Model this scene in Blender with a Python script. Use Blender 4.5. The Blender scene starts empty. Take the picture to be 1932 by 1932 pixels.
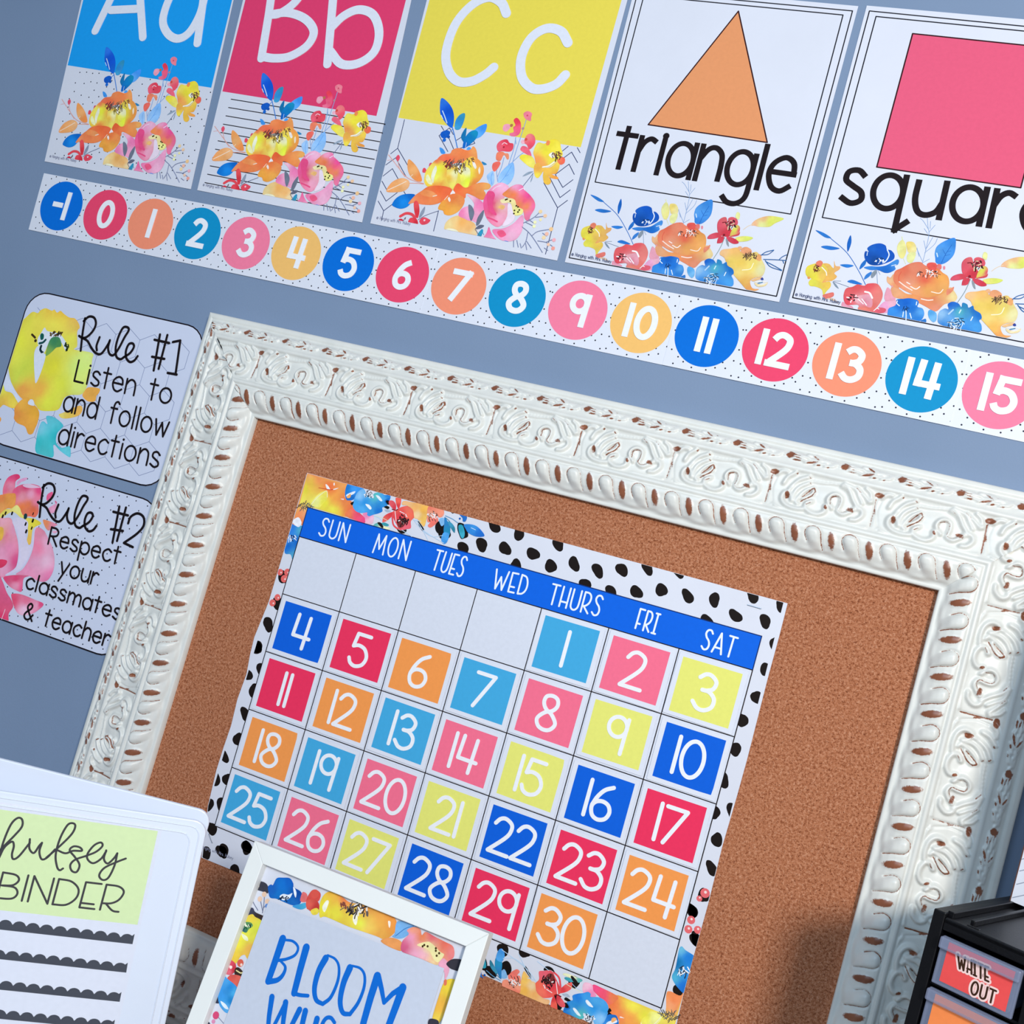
import bpy, math, random
import numpy as np
from mathutils import Vector, Matrix
from mathutils.geometry import delaunay_2d_cdt, tessellate_polygon

# ------------------------------------------------------------------ scene, camera, light
# Working units: 1 unit = 66 mm on the wall. plane axes: x right, y up, z out of the wall.
S = 0.066
DESK_Z = 0.75
YD = -12.20                      # desk top in working units
def B(p):                        # working units -> metres in Blender axes
    return Vector(((p[0]-10.0)*S, -p[2]*S, (p[1]-YD)*S+DESK_Z))
def BV(v):
    return Vector((v[0], -v[2], v[1]))

CAM_C = np.array([13.94386609, -3.93199355, 15.06093256])
CAM_R = np.array([[0.91472415, 0.27720738, -0.29399965],
                  [0.2491402, -0.95973443, -0.12976515],
                  [-0.31813344, 0.04545218, -0.94695576]])
F_PX = 1999.494
scene = bpy.context.scene
COL = scene.collection
cam_d = bpy.data.cameras.new('camera'); cam = bpy.data.objects.new('camera', cam_d); COL.objects.link(cam)
cam_d.sensor_width = 36.0; cam_d.sensor_fit = 'HORIZONTAL'
cam_d.lens = 36.0*F_PX/1932.0; cam_d.clip_start = 0.02; cam_d.clip_end = 50
cx, cy, cz = BV(CAM_R[0]), -BV(CAM_R[1]), -BV(CAM_R[2])
m = Matrix((cx, cy, cz)).transposed().to_4x4(); m.translation = B(CAM_C)
cam.matrix_world = m
scene.camera = cam

scene.view_settings.view_transform = 'Standard'
scene.view_settings.look = 'None'
scene.view_settings.gamma = 1.0
scene.view_settings.use_curve_mapping = False
scene.view_settings.exposure = 0.0

world = bpy.data.worlds.new('room_light'); scene.world = world; world.use_nodes = True
wn = world.node_tree.nodes['Background']
wn.inputs[0].default_value = (0.84, 0.91, 1.0, 1); wn.inputs[1].default_value = 0.28

def area(name, pos, target, size, power, col, sy=None):
    d = bpy.data.lights.new(name, 'AREA'); d.energy = power; d.color = col
    d.shape = 'RECTANGLE'; d.size = size; d.size_y = sy or size
    o = bpy.data.objects.new(name, d); COL.objects.link(o)
    p = B(pos); o.location = p
    o.rotation_euler = (B(target)-p).to_track_quat('-Z', 'Y').to_euler()
    return o
LD = np.array([0.31, 0.36, 0.88]); LD /= np.linalg.norm(LD)
area('ceiling_lamp', np.array([14.2, -7.4, 0])+LD*29, (12, -5, 0), 0.22, 26, (1.0, 0.94, 0.865))
area('window_light', (9, 13, 38), (11, -3, 0), 1.3, 29, (0.50, 0.74, 1.0), 1.0)

# ------------------------------------------------------------------ helpers
def srgb(h):
    if not isinstance(h, str): return tuple(h)
    h = h.lstrip('#')
    r = []
    for i in (0, 2, 4):
        c = int(h[i:i+2], 16)/255.0
        r.append(c/12.92 if c <= 0.04045 else ((c+0.055)/1.055)**2.4)
    return tuple(r)

def ray(px, py):
    return CAM_R.T @ np.array([(px-966)/F_PX, (py-966)/F_PX, 1.0])
def hit(px, py, z):              # point of the plane z=const seen at a pixel
    d = ray(px, py); return CAM_C + d*(z-CAM_C[2])/d[2]

def nt(name):
    mt = bpy.data.materials.new(name); mt.use_nodes = True
    n = mt.node_tree; b = n.nodes['Principled BSDF']
    return mt, n, b
def noise(n, scale, detail=4, rough=0.6, vec=None):
    t = n.nodes.new('ShaderNodeTexNoise'); t.inputs['Scale'].default_value = scale
    t.inputs['Detail'].default_value = detail; t.inputs['Roughness'].default_value = rough
    if vec is None:
        tc = n.nodes.new('ShaderNodeTexCoord'); vec = tc.outputs['Object']
    n.links.new(vec, t.inputs['Vector']); return t
def ramp(n, fac, stops):
    r = n.nodes.new('ShaderNodeValToRGB'); n.links.new(fac, r.inputs[0])
    els = r.color_ramp.elements
    while len(els) < len(stops): els.new(0.5)
    for e, (p, c) in zip(els, stops):
        e.position = p; e.color = (*srgb(c), 1)
    return r
def mixc(n, fac, a, b, mode='MIX'):
    mx = n.nodes.new('ShaderNodeMix'); mx.data_type = 'RGBA'; mx.blend_type = mode
    for v, s in ((fac, mx.inputs['Factor']), (a, mx.inputs['A']), (b, mx.inputs['B'])):
        if hasattr(v, 'links') or hasattr(v, 'is_linked'): n.links.new(v, s)
        elif isinstance(v, (int, float)): s.default_value = v
        else: s.default_value = (*srgb(v), 1)
    return mx.outputs['Result']
def bump(n, b, h, strength, dist):
    bp = n.nodes.new('ShaderNodeBump'); bp.inputs['Strength'].default_value = strength
    bp.inputs['Distance'].default_value = dist
    n.links.new(h, bp.inputs['Height']); n.links.new(bp.outputs[0], b.inputs['Normal']); return bp

def simple(name, col, rough=0.5, spec=0.5, nscale=None, var=0.04, bmp=0.0):
    mt, n, b = nt(name)
    b.inputs['Roughness'].default_value = rough; b.inputs['Specular IOR Level'].default_value = spec
    t = noise(n, nscale or 30)
    c = srgb(col)
    r = ramp(n, t.outputs['Fac'], [(0.3, tuple(x*(1-var) for x in c)), (0.7, tuple(min(1, x*(1+var)) for x in c))])
    n.links.new(r.outputs[0], b.inputs['Base Color'])
    if bmp:
        t2 = noise(n, (nscale or 30)*8, 3); bump(n, b, t2.outputs['Fac'], 0.4, bmp)
    return mt

M = {}
M['paper'] = simple('printer_paper', '#D8DAE5', 0.55, 0.35, 14, 0.02, 0.0003)
M['card'] = simple('card_stock', '#DDE0EB', 0.5, 0.4, 20, 0.02, 0.0002)
M['laminate'] = simple('laminated_card', '#D2D8EC', 0.35, 0.5, 12, 0.02, 0.0002)
M['black_ink'] = simple('black_ink', '#1A1114', 0.5, 0.4)
M['white_frame'] = simple('white_painted_wood', '#E2E4E2', 0.45, 0.4, 20, 0.015, 0.0002)
M['vinyl'] = simple('white_vinyl', '#DFE6F4', 0.3, 0.5, 8, 0.02)
M['black_plastic'] = simple('black_plastic', '#050509', 0.42, 0.25, 60, 0.2, 0.0004)
M['desk'] = simple('white_desk_laminate', '#CFCFCE', 0.4, 0.4)
M['steel'] = simple('staple_steel', '#8E929A', 0.3, 0.5)
M['steel'].node_tree.nodes['Principled BSDF'].inputs['Metallic'].default_value = 0.9
M['edge_brown'] = simple('brown_board_edge', '#5A3528', 0.7)

def ink_material():
    mt, n, b = nt('printed_ink')
    at = n.nodes.new('ShaderNodeAttribute'); at.attribute_name = 'ink'
    t = noise(n, 260, 3, 0.6)
    r = ramp(n, t.outputs['Fac'], [(0.3, (0.95, 0.95, 0.95)), (0.7, (1.0, 1.0, 1.0))])
    n.links.new(mixc(n, 1.0, at.outputs['Color'], r.outputs[0], 'MULTIPLY'), b.inputs['Base Color'])
    b.inputs['Roughness'].default_value = 0.6; b.inputs['Specular IOR Level'].default_value = 0.10
    return mt
M['ink'] = ink_material()

def wall_material():
    mt, n, b = nt('blue_grey_wall_paint')
    t = noise(n, 3.0, 3); c = ramp(n, t.outputs['Fac'], [(0.3, '#768AA6'), (0.7, '#7E91AD')])
    n.links.new(c.outputs[0], b.inputs['Base Color'])
    b.inputs['Roughness'].default_value = 0.62; b.inputs['Specular IOR Level'].default_value = 0.3
    t2 = noise(n, 420, 4, 0.7); bump(n, b, t2.outputs['Fac'], 0.35, 0.0006)
    return mt
M['wall'] = wall_material()

def cork_material():
    mt, n, b = nt('cork')
    t = noise(n, 900, 3, 0.7); t2 = noise(n, 430, 4, 0.75); t3 = noise(n, 6, 2)
    base = ramp(n, t2.outputs['Fac'], [(0.36, '#7D4328'), (0.44, '#A66543'), (0.54, '#B77856'), (0.66, '#CD9575')])
    dark = ramp(n, t.outputs['Fac'], [(0.36, '#7A3C20'), (0.43, '#FFFFFF')])
    lite = ramp(n, t.outputs['Fac'], [(0.64, '#000000'), (0.74, '#4A3A30')])
    c = mixc(n, 0.75, base.outputs[0], dark.outputs[0], 'MULTIPLY')
    c = mixc(n, 1.0, c, lite.outputs[0], 'ADD')
    big = ramp(n, t3.outputs['Fac'], [(0.3, (0.94, 0.92, 0.92)), (0.7, (1, 1, 1))])
    c = mixc(n, 1.0, c, big.outputs[0], 'MULTIPLY')
    n.links.new(c, b.inputs['Base Color'])
    b.inputs['Roughness'].default_value = 0.85; b.inputs['Specular IOR Level'].default_value = 0.2
    bump(n, b, t2.outputs['Fac'], 0.5, 0.0006)
    return mt
M['cork'] = cork_material()

def rail_material():
    mt, n, b = nt('distressed_white_paint')
    at = n.nodes.new('ShaderNodeAttribute'); at.attribute_name = 'wear'
    t = noise(n, 520, 5, 0.75); t2 = noise(n, 60, 3)
    ad = n.nodes.new('ShaderNodeMath'); ad.operation = 'ADD'; n.links.new(at.outputs['Fac'], ad.inputs[0])
    ml = n.nodes.new('ShaderNodeMath'); ml.operation = 'MULTIPLY_ADD'; n.links.new(t.outputs['Fac'], ml.inputs[0])
    ml.inputs[1].default_value = 1.1; ml.inputs[2].default_value = -0.55
    n.links.new(ml.outputs[0], ad.inputs[1])
    f = ramp(n, ad.outputs[0], [(0.46, '#000000'), (0.74, '#FFFFFF')])
    white = ramp(n, t2.outputs['Fac'], [(0.3, '#D9DAD5'), (0.7, '#E2E2DC')])
    brown = ramp(n, t2.outputs['Fac'], [(0.3, '#7A4630'), (0.7, '#94593C')])
    n.links.new(mixc(n, f.outputs[0], white.outputs[0], brown.outputs[0]), b.inputs['Base Color'])
    b.inputs['Roughness'].default_value = 0.38; b.inputs['Specular IOR Level'].default_value = 0.5
    return mt
M['rail'] = rail_material()

def clear_material(name, tint, alpha, rough):
    mt, n, b = nt(name)
    b.inputs['Base Color'].default_value = (*srgb(tint), 1)
    b.inputs['Roughness'].default_value = rough
    b.inputs['Alpha'].default_value = alpha
    return mt
M['glass'] = clear_material('picture_glass', '#10141C', 0.03, 0.03)
M['clear_vinyl'] = clear_material('clear_vinyl', '#D8E0F0', 0.035, 0.12)
M['frosted'] = clear_material('frosted_plastic', '#8E98B4', 0.42, 0.35)

def put(name, me, mat, parent=None, mw=None):
    o = bpy.data.objects.new(name, me); COL.objects.link(o)
    if mat is not None and len(me.materials) == 0: me.materials.append(M[mat] if isinstance(mat, str) else mat)
    if parent is not None: o.parent = parent
    if mw is not None:
        if parent is None: o.matrix_world = mw
        else: o.matrix_basis = mw
    return o
def tag(o, label=None, cat=None, group=None, kind=None):
    if label: o['label'] = label
    if cat: o['category'] = cat
    if group: o['group'] = group
    if kind: o['kind'] = kind
    return o
def empty(name, mw):
    o = bpy.data.objects.new(name, None); COL.objects.link(o); o.empty_display_size = 0.02
    o.matrix_world = mw; return o
def mesh(name, verts, faces, smooth=False):
    me = bpy.data.meshes.new(name); me.from_pydata([tuple(v) for v in verts], [], faces); me.update()
    if smooth: me.polygons.foreach_set('use_smooth', [True]*len(me.polygons))
    return me
class MB:                         # mesh collector in local metres
    def __init__(s): s.v = []; s.f = []
    def box(s, a, b, M4=None):
        x0, y0, z0 = a; x1, y1, z1 = b; k = len(s.v)
        p = [(x0,y0,z0),(x1,y0,z0),(x1,y1,z0),(x0,y1,z0),(x0,y0,z1),(x1,y0,z1),(x1,y1,z1),(x0,y1,z1)]
        if M4: p = [tuple(M4 @ Vector(q)) for q in p]
        s.v += p
        s.f += [tuple(k+i for i in q) for q in ((3,2,1,0),(4,5,6,7),(0,1,5,4),(1,2,6,5),(2,3,7,6),(3,0,4,7))]
        return s
    def prism(s, pts, w0, w1):    # outline pts (u,v) ccw extruded from w0 to w1
        k = len(s.v); n = len(pts)
        s.v += [(p[0], p[1], w0) for p in pts]+[(p[0], p[1], w1) for p in pts]
        s.f.append(tuple(k+n+i for i in range(n))); s.f.append(tuple(k+n-1-i for i in range(n)))
        for i in range(n):
            j = (i+1) % n; s.f.append((k+i, k+j, k+n+j, k+n+i))
        return s
    def tube(s, pts, r, seg=8):
        pts = [Vector(p) for p in pts]; k0 = len(s.v)
        for i, p in enumerate(pts):
            t = (pts[min(i+1, len(pts)-1)]-pts[max(i-1, 0)]).normalized()
            a = t.orthogonal().normalized(); b2 = t.cross(a)
            for j in range(seg):
                an = 2*math.pi*j/seg; s.v.append(tuple(p+a*r*math.cos(an)+b2*r*math.sin(an)))
        for i in range(len(pts)-1):
            for j in range(seg):
                q = (j+1) % seg; s.f.append((k0+i*seg+j, k0+i*seg+q, k0+(i+1)*seg+q, k0+(i+1)*seg+j))
        s.f.append(tuple(k0+j for j in reversed(range(seg)))); s.f.append(tuple(k0+(len(pts)-1)*seg+j for j in range(seg)))
        return s
    def build(s, name, mat, parent=None, mw=None, smooth=False, bevel=0):
        o = put(name, mesh(name, s.v, s.f, smooth), mat, parent, mw)
        if bevel:
            md = o.modifiers.new('bevel', 'BEVEL'); md.width = bevel; md.segments = 2; md.limit_method = 'ANGLE'
        return o

class Sheet:                      # a flat rectangle in space; (u,v) in working units from its lower-left corner
    def __init__(s, O, ux, uy, w=0, h=0):
        s.O = np.array(O, float); s.ux = np.array(ux, float)/np.linalg.norm(ux)
        uy = np.array(uy, float); uy = uy-s.ux*(uy@s.ux); s.uy = uy/np.linalg.norm(uy)
        s.n = np.cross(s.ux, s.uy); s.w = w; s.h = h
    def uv(s, px, py):
        d = ray(px, py); k = ((s.O-CAM_C)@s.n)/(d@s.n); q = CAM_C+d*k-s.O
        return (float(q@s.ux), float(q@s.uy))
    def at(s, u, v, w=0): return s.O+s.ux*u+s.uy*v+s.n*w
    def mw(s, lift=0.0):
        a, b, c = BV(s.ux), BV(s.uy), BV(s.n)
        mm = Matrix((a, b, c)).transposed().to_4x4(); mm.translation = B(s.O)+c*lift; return mm
    def local(s, P): q = np.array(P)-s.O; return (float(q@s.ux), float(q@s.uy), float(q@s.n))
def sheet_px(z, TL, TR, BLy=None, h=None, w=None):   # plane parallel to the wall, top edge through two pixels
    a = hit(*TL, z); b = hit(*TR, z); ux = b-a; W = w or np.linalg.norm(ux); ux = ux/np.linalg.norm(ux)
    uy = np.array([-ux[1], ux[0], 0.0])
    return Sheet(a-uy*h, ux, uy, W, h)

class Crop:                       # zoomed view of the photograph -> photo pixels
    def __init__(s, x0, y0, k): s.x0, s.y0, s.k = x0, y0, k
    def __call__(s, x, y): return (s.x0+x*s.k, s.y0+y*s.k)

def nums(t): 
    v = [float(a) for a in t.split()]; return list(zip(v[0::2], v[1::2]))
def spline(pts, closed=False, n=6):
    P = [np.array(p, float) for p in pts]; N = len(P)
    if N < 3: return [tuple(p) for p in P]
    out = []
    rng = range(N if closed else N-1)
    for i in rng:
        if closed: p0, p1, p2, p3 = P[i-1], P[i], P[(i+1) % N], P[(i+2) % N]
        else:
            p1, p2 = P[i], P[i+1]; p0 = P[i-1] if i else 2*p1-p2; p3 = P[i+2] if i+2 < N else 2*p2-p1
        for k in range(n):
            t = k/n
            out.append(tuple(0.5*((2*p1)+(-p0+p2)*t+(2*p0-5*p1+4*p2-p3)*t*t+(-p0+3*p1-3*p2+p3)*t**3)))
    if not closed: out.append(tuple(P[-1]))
    return out
def clip_rect(pts, x0, y0, x1, y1):
    for ax, lim, sgn in ((0, x0, 1), (0, x1, -1), (1, y0, 1), (1, y1, -1)):
        out = []
        for i in range(len(pts)):
            a, b = pts[i-1], pts[i]; ia = (a[ax]-lim)*sgn >= 0; ib = (b[ax]-lim)*sgn >= 0
            if ia != ib:
                t = (lim-a[ax])/(b[ax]-a[ax]); out.append((a[0]+(b[0]-a[0])*t, a[1]+(b[1]-a[1])*t))
            if ib: out.append(b)
        pts = out
        if not pts: return []
    return pts

STEP = 1.6e-5
GAIN = [1.0]                      # inks were sampled from a lit photograph: bring them back to the pigment's own colour
def ink(c):
    c = srgb(c)
    k = min(GAIN[0], .93/max(c)); return c if min(c) > .55 else tuple(x*k for x in c)
class Print:                      # flat print collected as coloured shapes, u,v in working units
    def __init__(s, clip=None): s.v = []; s.f = []; s.c = []; s.boxes = []; s.clip = clip
    def level(s, pts, lv=None):
        xs = [p[0] for p in pts]; ys = [p[1] for p in pts]; b = (min(xs), min(ys), max(xs), max(ys))
        if lv is None:
            lv = 0
            for q, l in s.boxes:
                if l >= lv and q[0] < b[2] and q[2] > b[0] and q[1] < b[3] and q[3] > b[1]: lv = l+1
        s.boxes.append((b, lv)); return lv
    def tris(s, P, F, cols, lv, h=0):
        k = len(s.v); w = (lv+1)*STEP+h
        s.v += [(p[0]*S, p[1]*S, w) for p in P]; s.f += [tuple(k+i for i in f) for f in F]; s.c += cols
    def poly(s, pts, col, smooth=False, lv=None, noclip=False):
        pts = [tuple(p) for p in pts]
        if smooth: pts = spline(pts, True, 5)
        if s.clip and not noclip: pts = clip_rect(pts, *s.clip)
        if len(pts) < 3: return
        lv = s.level(pts, lv)
        F = tessellate_polygon([[Vector((p[0], p[1], 0)) for p in pts]])
        F2 = []
        for f in F:
            a, b, c = (pts[i] for i in f)
            F2.append(tuple(f) if (b[0]-a[0])*(c[1]-a[1])-(b[1]-a[1])*(c[0]-a[0]) > 0 else tuple(reversed(f)))
        s.tris(pts, F2, [ink(col)]*len(pts), lv)
    def disc(s, c, r, col, n=12, lv=None):
        s.poly([(c[0]+r*math.cos(2*math.pi*i/n), c[1]+r*math.sin(2*math.pi*i/n)) for i in range(n)], col, lv=lv)
    def blob(s, pts, stops, smooth=True, rim=0.90, amp=0.10, seed=0):
        pts = [tuple(p) for p in pts]
        if smooth: pts = spline(pts, True, 5)
        if s.clip: pts = clip_rect(pts, *s.clip)
        if len(pts) < 3: return
        xs = [p[0] for p in pts]; ys = [p[1] for p in pts]
        x0, x1, y0, y1 = min(xs), max(xs), min(ys), max(ys); d = max(x1-x0, y1-y0)/13
        rg = random.Random(int(seed+x0*977+y0*131)); inner = []
        y = y0+d/2; r = 0
        while y < y1:
            x = x0+(d/2 if r % 2 else d)
            while x < x1: inner.append((x+rg.uniform(-.2, .2)*d, y+rg.uniform(-.2, .2)*d)); x += d
            y += d*0.87; r += 1
        n = len(pts)
        V = [Vector(p) for p in pts+inner]
        try: ov, oe, of, ogv, _, _ = delaunay_2d_cdt(V, [], [list(range(n))], 1, 1e-5)
        except Exception: return s.poly(pts, stops[0][2])
        st = [(a, b, np.array(ink(c))) for a, b, c in stops]
        cols = []; f1, f2 = rg.uniform(.6, 1.4)*6/max(d*13, .01), rg.uniform(0, 6)
        for p, g in zip(ov, ogv):
            acc = np.zeros(3); ws = 0
            for a, b, c in st:
                wt = 1/(((p[0]-a)**2+(p[1]-b)**2)**1.4+1e-5); acc += c*wt; ws += wt
            c = acc/ws
            k = 1+amp*(math.sin(p[0]*f1+f2)*math.cos(p[1]*f1*1.3-f2)+rg.uniform(-.5, .5))
            c = np.clip(c*k, 0, 1)
            if any(i < n for i in g): c = c*np.array([rim+.06, rim-.02, rim-.02]) if c[0] > c[2] else c*np.array([rim-.06, rim-.02, rim+.06])
            cols.append(tuple(c))
        lv = s.level(pts)
        F = [tuple(f) for f in of]
        F = [f if (ov[f[1]]-ov[f[0]]).cross(ov[f[2]]-ov[f[0]]) > 0 else tuple(reversed(f)) for f in F]
        s.tris([tuple(p) for p in ov], F, cols, lv)
    def ring(s, pts, w, col, lv, h=0.0):   # closed loop without caps
        P = [np.array(p, float) for p in pts]; n = len(P); A = []; Bq = []
        for i, p in enumerate(P):
            t = P[(i+1) % n]-P[i-1]; t = t/(np.linalg.norm(t)+1e-12); nn = np.array([-t[1], t[0]]); A.append(p+nn*w/2); Bq.append(p-nn*w/2)
        V = A+Bq; F = [(i, n+i, n+(i+1) % n, (i+1) % n) for i in range(n)]
        a, b, c_, d = (V[i] for i in F[0]); ar = (b[0]-a[0])*(c_[1]-a[1])-(b[1]-a[1])*(c_[0]-a[0])
        if ar < 0: F = [tuple(reversed(f)) for f in F]
        s.tris(V, F, [srgb(col)]*len(V), lv, h)
        if h > 0:
            for R in (A, Bq):
                kk = len(s.v); top = (lv+1)*STEP+h
                s.v += [(p[0]*S, p[1]*S, top) for p in R]+[(p[0]*S, p[1]*S, 0) for p in R]; s.c += [srgb(col)]*(2*n)
                s.f += [(kk+i, kk+(i+1) % n, kk+n+(i+1) % n, kk+n+i) for i in range(n)]
    def stroke(s, pts, w, col, smooth=False, cap='r', lv=None, h=0.0, n=6, w2=None):
        if smooth: pts = spline(pts, False, n)
        if lv is None: lv = s.level([(p[0]+a*w, p[1]+a*w) for p in pts for a in (-.5, .5)])
        segs = [[]]; P = [np.array(p, float) for p in pts]
        P = [p for i, p in enumerate(P) if i == 0 or np.linalg.norm(p-P[i-1]) > 1e-6]
        if len(P) < 2: return
        cur = [P[0]]; runs = []
        for i in range(1, len(P)):
            cur.append(P[i])
            if i < len(P)-1:
                a = P[i]-P[i-1]; b = P[i+1]-P[i]
                if (a@b)/(np.linalg.norm(a)*np.linalg.norm(b)+1e-12) < 0.55: runs.append(cur); cur = [P[i]]
        runs.append(cur); N = len(runs)
        for ri, R in enumerate(runs):
            lv = lv+0.34
            L = []; Rr = []; m_ = len(R)
            for i, p in enumerate(R):
                t1 = R[i]-R[i-1] if i else R[1]-R[0]; t2 = R[i+1]-R[i] if i < m_-1 else R[-1]-R[-2]
                t1 = t1/(np.linalg.norm(t1)+1e-12); t2 = t2/(np.linalg.norm(t2)+1e-12)
                t = t1+t2; t = t/(np.linalg.norm(t)+1e-12); nn = np.array([-t[1], t[0]])
                ww = w if w2 is None else w+(w2-w)*i/(m_-1)
                k = ww/2/max(0.6, abs(t@t1)); L.append(p+nn*k); Rr.append(p-nn*k)
            def capf(p, t, ww, kind):
                if kind == 'b': return []
                if kind == 'q': 
                    nn = np.array([-t[1], t[0]]); return [p+t*ww/2+nn*ww/2, p+t*ww/2-nn*ww/2]
                a0 = math.atan2(t[1], t[0])+math.pi/2
                return [p+ww/2*np.array([math.cos(a0-math.pi*j/7), math.sin(a0-math.pi*j/7)]) for j in range(1, 7)]
            te = R[-1]-R[-2]; te = te/np.linalg.norm(te); ts = R[0]-R[1]; ts = ts/np.linalg.norm(ts)
            cs = cap if ri == 0 else ('q' if cap in 'qb' else 'r'); ce = cap if ri == N-1 else ('q' if cap in 'qb' else 'r')
            we = w if w2 is None else w2
            ec = capf(R[-1], te, we, ce); sc = capf(R[0], ts, w, cs)
            V = L+Rr; k = m_; F = [(i, k+i, k+i+1, i+1) for i in range(m_-1)]
            e0 = len(V); V = V+ec
            if ec: F.append(tuple([m_-1]+[2*m_-1][:0]) if False else tuple([2*m_-1]+[e0+j for j in reversed(range(len(ec)))]+[m_-1]))
            s0 = len(V); V = V+sc
            if sc: F.append(tuple([0]+[s0+j for j in reversed(range(len(sc)))]+[k]))
            # all faces must face +w
            loop = [m_-1-i for i in range(m_)]      # left side backwards
            F2 = []
            for f in F:
                a = 0
                for i in range(len(f)):
                    p, q = V[f[i-1]], V[f[i]]; a += p[0]*q[1]-p[1]*q[0]
                F2.append(f if a > 0 else tuple(reversed(f)))
            s.tris(V, F2, [ink(col)]*len(V), lv, h)
            if h > 0:                                # real relief: side walls down to the sheet
                order = list(range(m_))+[e0+j for j in range(len(ec))]+[2*m_-1-i for i in range(m_)]+[s0+j for j in range(len(sc))]
                ring = [V[i] for i in order]; kk = len(s.v); top = (lv+1)*STEP+h; n_ = len(ring)
                s.v += [(p[0]*S, p[1]*S, top) for p in ring]+[(p[0]*S, p[1]*S, 0) for p in ring]
                s.c += [srgb(col)]*(2*n_)
                s.f += [(kk+i, kk+(i+1) % n_, kk+n_+(i+1) % n_, kk+n_+i) for i in range(n_)]
    def build(s, name, parent, label=None, mw=None):
        if not s.f: return None
        me = mesh(name, s.v, s.f)
        at = me.color_attributes.new('ink', 'FLOAT_COLOR', 'POINT')
        at.data.foreach_set('color', np.array([(*c, 1.0) for c in s.c], dtype=np.float32).ravel())
        o = put(name, me, 'ink', parent, mw)
        if label: o['label'] = label
        return o
# ------------------------------------------------------------------ setting: wall and desk
ZC = 0.35                                            # cork surface, distance from the wall
wall = MB()
a, b2 = B((-14, YD-11.4, 0)), B((32, 26, 0))
wall.box((a.x, 0, 0.0), (b2.x, 0.05, b2.z))
tag(wall.build('wall_back', 'wall'), 'blue-grey painted wall behind the posters and the framed cork board', kind='structure')
fl = MB().box((a.x, -3.0, -0.03), (b2.x, 0.05, 0.0))
tag(fl.build('floor', simple('floor_boards', '#9A938C', 0.5)), 'plain floor below the desk, out of view', kind='structure')
dk = empty('desk', Matrix.Translation((B((10, YD, 5)).x, B((10, YD, 5)).y, DESK_Z)))
tag(dk, 'white desk under the cork board that carries the binder and the drawer unit', 'desk')
MB().box((-0.85, -0.34, -0.03), (0.85, 0.325, 0.0)).build('desk_top', 'desk', dk, bevel=0.002)
for sx in (-0.8, 0.76):
    for sy in (-0.32, 0.27):
        MB().box((sx, sy, -0.75), (sx+0.045, sy+0.045, -0.03)).build('leg', 'desk', dk)

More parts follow.
